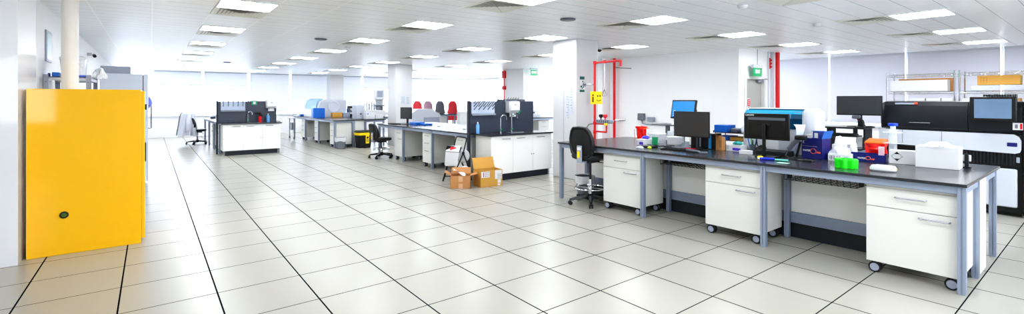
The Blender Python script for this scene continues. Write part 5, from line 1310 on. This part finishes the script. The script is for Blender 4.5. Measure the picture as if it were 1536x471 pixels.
one(MB().box(4.6, 4.9, 19.55, 19.8, .8615, .95, .006), 'white_tray', WHITE2, 'white tray at the far left end of the centre bench', 'tray')
def at(u, v, z=.861): return zpt(u, v, z)
x, y = at(502, 175.5)
one(MB().box(x - .18, x + .16, y - .35, y - .15, .8615, 1.03, .005), 'brown_carton', KRAFT2, 'brown carton on the far centre bench beside the analyser', 'carton')
x, y = at(512, 175)
one(MB().box(x - .10, x + .16, y - .50, y - .30, .8615, 1.02, .01), 'grey_pouch', LGREY, 'grey bundle beside the brown carton on the far centre bench', 'bundle')
t = thing('black_gadget', 'small black telephone unit behind the far brown carton', 'device', (5.85, 17.2, .861))
m = MB(); m.box(5.82, 6.0, 17.5, 17.6, .861, 1.25, .01); m.build('upright', BLACK, t, True); m = MB(); m.box(5.80, 5.95, 17.42, 17.50, 1.0, 1.18, .01); m.build('panel', GRAPH, t, True)
x, y = at(522, 174)
one(MB().box(x - .02, x + .28, y, y + .1, .8615, 1.14, .005), 'blue_binder', BLUE, 'blue binder standing on the far centre bench', 'binder')
x, y = at(526, 175.5)
t = thing('bench_microscope', 'small black and white microscope on the far centre bench', 'microscope', (x - .02, y - .5, .861))
m = MB(); m.box(-.10, .10, -.07, .09, 0, .04, .008); m.box(-.02, .03, .03, .08, .04, .28, .008); m.build('stand', BLACK, t)
m = MB(); m.tube([(-.05, .05, .22), (-.14, -.02, .30)], .03, 10); m.box(-.18, .04, -.05, .04, .12, .19, .01); m.build('optics', WGREY, t)
t = thing('tube_instrument', 'white instrument cluster with upright tubes on the far centre bench', 'instrument', (5.65, 15.35, .861))
m = MB(); m.box(5.32, 5.62, 15.2, 15.6, .8605, 1.32, .015); m.build('left_tower', WGREY, t, True)
m = MB(); m.box(5.63, 6.02, 15.25, 15.6, .8605, 1.15, .015); m.build('main_body', WHITE2, t, True)
for k in range(5):
    m = MB(); m.cyl((5.66 + k * .085, 15.40, 1.15), (5.66 + k * .085, 15.40, 1.36 + .05 * (k % 2)), .03, seg=12); m.cyl((5.66 + k * .085, 15.40, 1.36), (5.66 + k * .085, 15.40, 1.43), .012, seg=8); m.build('upright_tube', WGREY if k % 2 else LGREY, t, True)
m = MB(); m.box(5.68, 5.75, 15.245, 15.25, .95, 1.0); m.build('dial', GRAPH, t, True); m = MB(); m.box(5.44, 5.5, 15.195, 15.2, 1.0, 1.05); m.build('dial', GRAPH, t, True)
t = thing('white_centrifuge', 'small white cube device with blue badge, far centre bench front', 'device', (5.72, 14.95, .861))
m = MB(); m.box(5.50, 5.80, 14.80, 15.05, .861, 1.10, .012); m.build('device_body', WHITE2, t, True)
m = MB(); m.box(5.54, 5.58, 14.796, 14.80, 1.02, 1.05); m.build('badge', BLUE, t, True)
one(MB().box(5.84, 6.1, 14.85, 15.1, .8615, 1.0, .01), 'paper_tray', WHITE2, 'white tray at the right end of the far centre bench', 'tray')
# tall white microscope beside the middle column
lab_bench('lab_bench', 'short far bench beside the middle column with tall white instrument', 6.45, 8.0, 16.6, 17.6, (16.66, 17.54), (6.5, 7.95), endpanel=False)
x, y = zpt(576, 178, .861)
t = thing('tall_microscope', 'tall white microscope instrument left of the middle column', 'microscope', (6.72, 16.85, .861))
m = MB(); m.box(-.24, .24, -.16, .2, 0, .24, .03); m.build('base', WHITE2, t)
m = MB(); m.box(-.06, .2, .0, .18, .24, .9, .03); m.build('column', WGREY, t)
m = MB(); m.box(-.14, .2, -.14, .16, .62, 1.02, .04); m.build('head', WHITE2, t)
m = MB(); m.box(-.22, .22, -.12, .1, .38, .43, .01); m.cyl((.1, -.1, .24), (.1, -.1, .38), .04, seg=12); m.build('stage', GRAPH, t)
m = MB(); m.box(-.1, .12, -.142, -.14, .72, .96); m.build('head_window', LGREY, t)
# slim trolley at the far left end
t = thing('slim_trolley', 'slim white trolley with grey box, left end of the far centre bench', 'trolley', (4.30, 19.4, 0))
for yy in (19.05, 19.75):
    m = MB(); m.tube([(4.30, yy, .03), (4.30, yy, .80)], .018, 8); m.build('trolley_post', LGREY, t, True)
    m = MB(); m.lathe([(.035, -.02), (.04, 0), (.035, .02)], (4.3, yy, .04), 12, axis='X'); m.build('caster', GREYP, t, True)
m = MB(); m.box(4.22, 4.38, 19.0, 19.8, .78, .81, .005); m.build('trolley_top', WGREY, t, True); m = MB(); m.box(4.24, 4.36, 19.1, 19.4, .35, .62, .01); m.build('grey_box', GREYP, t, True)

# notices on the middle column
for i, (xa, xb, z0, z1) in enumerate(((6.42, 6.57, 1.35, 1.62), (6.60, 6.72, 1.35, 1.60))):
    m = MB(); m.box(xa, xb, 14.194, 14.1985, z0, z1)
    for k in range(5): m.box(xa + .015, xb - .015, 14.192, 14.194, z1 - .05 - k * .045, z1 - .035 - k * .045, mi=1)
    one(m, 'notice_sheet', [NOTE, PRINT], 'pale printed sheet on the middle column, %s one' % ('left' if i == 0 else 'right'), 'notice')

# ------------------------------------------------------------------ far right background: benches, red chairs, white machine
lab_bench('lab_bench', 'pale far bench in front of the far windows with red chairs behind', 9.3, 11.2, 17.9, 18.8, (17.96, 18.74), (9.36, 10.3, 11.14), endpanel=False)
m = MB(); m.box(9.9, 10.28, 18.0, 18.5, .12, .8, .005); one(m, 'white_cupboard', WHITE, 'white cupboard under the pale far bench', 'cupboard')
t = thing('white_machine', 'white sloping-top machine in front of the far windows, beside middle column', 'machine', (7.9, 15.6, 0))
m = MB(); m.prism([(7.35, 0), (7.35, .95), (7.6, 1.15), (8.2, 1.15), (8.55, .92), (8.55, 0)], 'Y', 15.4, 16.0); m.build('machine_body', WGREY, t, True)
m = MB(); m.box(7.85, 8.5, 15.385, 15.40, .60, .85, .006); m.build('front_panel', LGREY, t, True)
def far_chair(label, loc, mt, rz=0., grp='chairs by the far windows'):
    t = thing('lounge_chair', label, 'chair', loc, rz, grp)
    m = MB(); m.loft([[(x * s, y, z) for x, z in ((-.22, .42), (.22, .42), (.24, .70), (.19, 1.05), (.10, 1.16), (-.10, 1.16), (-.19, 1.05), (-.24, .70))] for s, y in ((.85, -.05), (1, -.03), (1, .03), (.85, .05))]); m.build('backrest', mt, t)
    m = MB(); m.box(-.25, .25, .04, .5, .42, .50, .03); m.build('seat', mt, t)
    m = MB(); m.cyl((0, .25, .06), (0, .25, .42), .03, seg=10)
    for k in range(5): m.tube([(0, .25, .09), (.28 * math.cos(1.257 * k), .25 + .28 * math.sin(1.257 * k), .03)], .02, 6)
    m.build('chair_base', LGREY, t)
    return t
def on_ray(u, D):
    a = (u - 768) / 702.; return (D * (c_ * a + s_), D * (-s_ * a + c_))
for u, D, mt, lab in ((626, 21.8, REDCH, 'red chair just right of the middle column'), (642, 21.35, mat('mauve_upholstery', (.72, .55, .62), .6), 'mauve chair between the red chair and the grey one'), (660, 22.4, GRAPH, 'grey chair left of the second red chair'), (679, 22.3, REDCH, 'red chair by the far windows, right of the grey chair')):
    x, y = on_ray(u, D); far_chair(lab, (x, y, 0), mt, -.6).scale = (1., 1., 1.22)
one(MB().box(9.6, 9.95, 18.0, 18.2, .8615, .93, .01), 'grey_case', LGREY, 'small grey case on the pale far bench', 'case')
x, y = on_ray(697, 15.5)
m = MB(); m.box(x - .25, x + .25, y - .1, y + .1, .0, 1.10, .02); one(m, 'white_cabinet', WHITE2, 'plain white cabinet beyond the middle dark panel', 'cabinet')

# ------------------------------------------------------------------ left sink station and its bench
sink_station(1.47, 2.95, 14.45, 15.05, ('white three-door sink cabinet at far left under the dark panel', 'dark worktop with basin of the far left sink'), tap_x=.38)
splash_panel('dark upright splash panel behind the far left sink', 1.47, 2.90, 15.06, 1.45)
drying_rack('white pegged drying rack on the far left dark panel', 1.53, 2.12, 15.057, 1.17, 1.44, 5, 2, lean=-.005)
towel_dispenser('white paper towel dispenser on the far left dark panel', 2.77, 15.058, 1.25, .27)
t = thing('green_sign', 'small green and white safety sign on the far left dark panel', 'sign', (2.35, 15.055, 1.35))
MB().box(2.28, 2.42, 15.05, 15.058, 1.35, 1.46).build('sign_sheet', GREEN, t, True); MB().box(2.32, 2.38, 15.047, 15.05, 1.37, 1.44).build('white_symbol', PAPER, t, True)
swan_tap('swan-neck tap at the far left sink', (2.17, 14.93, .861), .30, .1)
t = thing('hand_vacuum', 'red and black hand tool standing on the far left sink', 'tool', (2.45, 14.80, .861))
m = MB(); m.cyl((2.45, 14.8, .861), (2.45, 14.8, 1.03), .04, .045, seg=14); m.build('red_body', RED, t, True); m = MB(); m.tube([(2.33, 14.8, 1.12), (2.45, 14.8, 1.12), (2.49, 14.8, 1.02)], .045, 10); m.build('black_head', BLACK, t, True)
bottle('blue bottle standing on the far left sink worktop', (2.66, 14.82, .861), SKYB, .24, .042)
lab_bench('lab_bench', 'far left bench running away behind the left sink panel', 1.47, 3.05, 15.15, 19.6, (15.2, 16.66, 18.1, 19.55), (1.52, 2.2, 3.0), spine=(2.2, 2.5))
for y, lab in ((15.62, 'white pedestal under the far left bench, nearest bay'), (17.1, 'white pedestal under the far left bench, middle bay')):
    pedestal(lab, (1.53, y, 0), FX, w=.48, d=.5, group='white pedestals under the far left bench')
one(MB().box(1.6, 1.75, 18.6, 18.9, .8615, .93, .01), 'dark_gadget', GRAPH, 'small dark gadget on the far left bench end', 'gadget')
one(MB().box(1.9, 2.3, 16.6, 16.9, .8615, .92, .01), 'dark_tray', GRAPH, 'dark tray on the far left bench behind the panel', 'tray')
t = task_chair('office chair draped with a white lab coat, far left', (1.25, 18.95, 0), FX + .5, zs=.50, ring=False, tilt=.1)
t2 = thing('lab_coat', 'white lab coat draped over the far left office chair', 'lab coat', (1.06, 18.95, 0))
m = MB()
def f(u, v):
    a = -PI * .98 + 2 * PI * .96 * u
    rx = .20 + .10 * v + .035 * math.sin(9 * a + 2 * v) * (.3 + v); ry_ = .13 + .10 * v + .015 * math.sin(7 * a)
    if v < .15: k = (v / .15) ** .5; rx *= k; ry_ *= k
    return (ry_ * math.cos(a) * 1.3 - .08, rx * math.sin(a) * 1.35, 1.16 - .86 * v + .02 * math.sin(3 * a) * v)
m.sheet(f, 60, 20); m.build('coat_body', CLOTH, t2)
m = MB(); m.tube([(-.02, .25, 1.02), (-.06, .34, .85), (-.08, .36, .62), (-.07, .35, .50)], .055, 12, r1=.07); m.build('coat_sleeve', CLOTH, t2)
m = MB(); m.tube([(-.02, -.25, 1.02), (-.06, -.34, .85), (-.08, -.36, .62), (-.07, -.35, .48)], .055, 12, r1=.07); m.build('coat_sleeve', CLOTH, t2)

# ------------------------------------------------------------------ daylight
w = bpy.data.worlds.new('world'); SC.world = w; w.use_nodes = True; nt = w.node_tree
bg = nt.nodes['Background']; sk = nt.nodes.new('ShaderNodeTexSky'); sk.sky_type = 'PREETHAM' if False else 'HOSEK_WILKIE'
sk.turbidity = 8; sk.sun_direction = Vector((.3, -.6, .75)).normalized()
mx = nt.nodes.new('ShaderNodeMix'); mx.data_type = 'RGBA'; mx.inputs['Factor'].default_value = .85
mx.inputs['B'].default_value = (.97, .985, 1.0, 1)
nt.links.new(sk.outputs[0], mx.inputs['A']); nt.links.new(mx.outputs['Result'], bg.inputs['Color']); bg.inputs['Strength'].default_value = 4.6
def portal(loc, rot, sx, sy):
    L = bpy.data.lights.new('window_portal', 'AREA'); L.shape = 'RECTANGLE'; L.size = sx; L.size_y = sy; L.cycles.is_portal = True
    o = bpy.data.objects.new('window_portal', L); COL.objects.link(o); o.location = loc; o.rotation_euler = rot
portal((6.7, YF + .3, 1.75), (-PI / 2, 0, 0), 16.0, 1.9)
portal((2.4, -3.4, 1.5), (PI / 2, 0, 0), 11.0, 2.0)
portal((XR + .3, 3.1, 1.75), (0, PI / 2, 0), 1.9, 6.6)
portal((XR + .3, 20.4, 1.75), (0, PI / 2, 0), 1.9, 5.0)

SC.view_settings.view_transform = 'Standard'
SC.view_settings.look = 'None'
SC.view_settings.exposure = 0.98
SC.view_settings.gamma = 1.0
SC.view_settings.use_curve_mapping = True
cm = SC.view_settings.curve_mapping; WL = 4.0
cm.white_level = (WL, WL, WL)
cv = cm.curves[3]
cv.points[0].location = (0, 0); cv.points[1].location = (1, 1)
for x_, y_ in ((.02, .012), (.06, .047), (.14, .13), (.3, .30), (.5, .52), (.7, .69), (.95, .80), (1.3, .87), (1.8, .92), (2.6, .965)): cv.points.new(x_ / WL, y_)
cm.update()
cy = SC.cycles
cy.max_bounces = 9; cy.diffuse_bounces = 5; cy.glossy_bounces = 4; cy.transmission_bounces = 6; cy.transparent_max_bounces = 16
cy.caustics_reflective = False; cy.caustics_refractive = False; cy.sample_clamp_indirect = 6.
cy.use_denoising = True
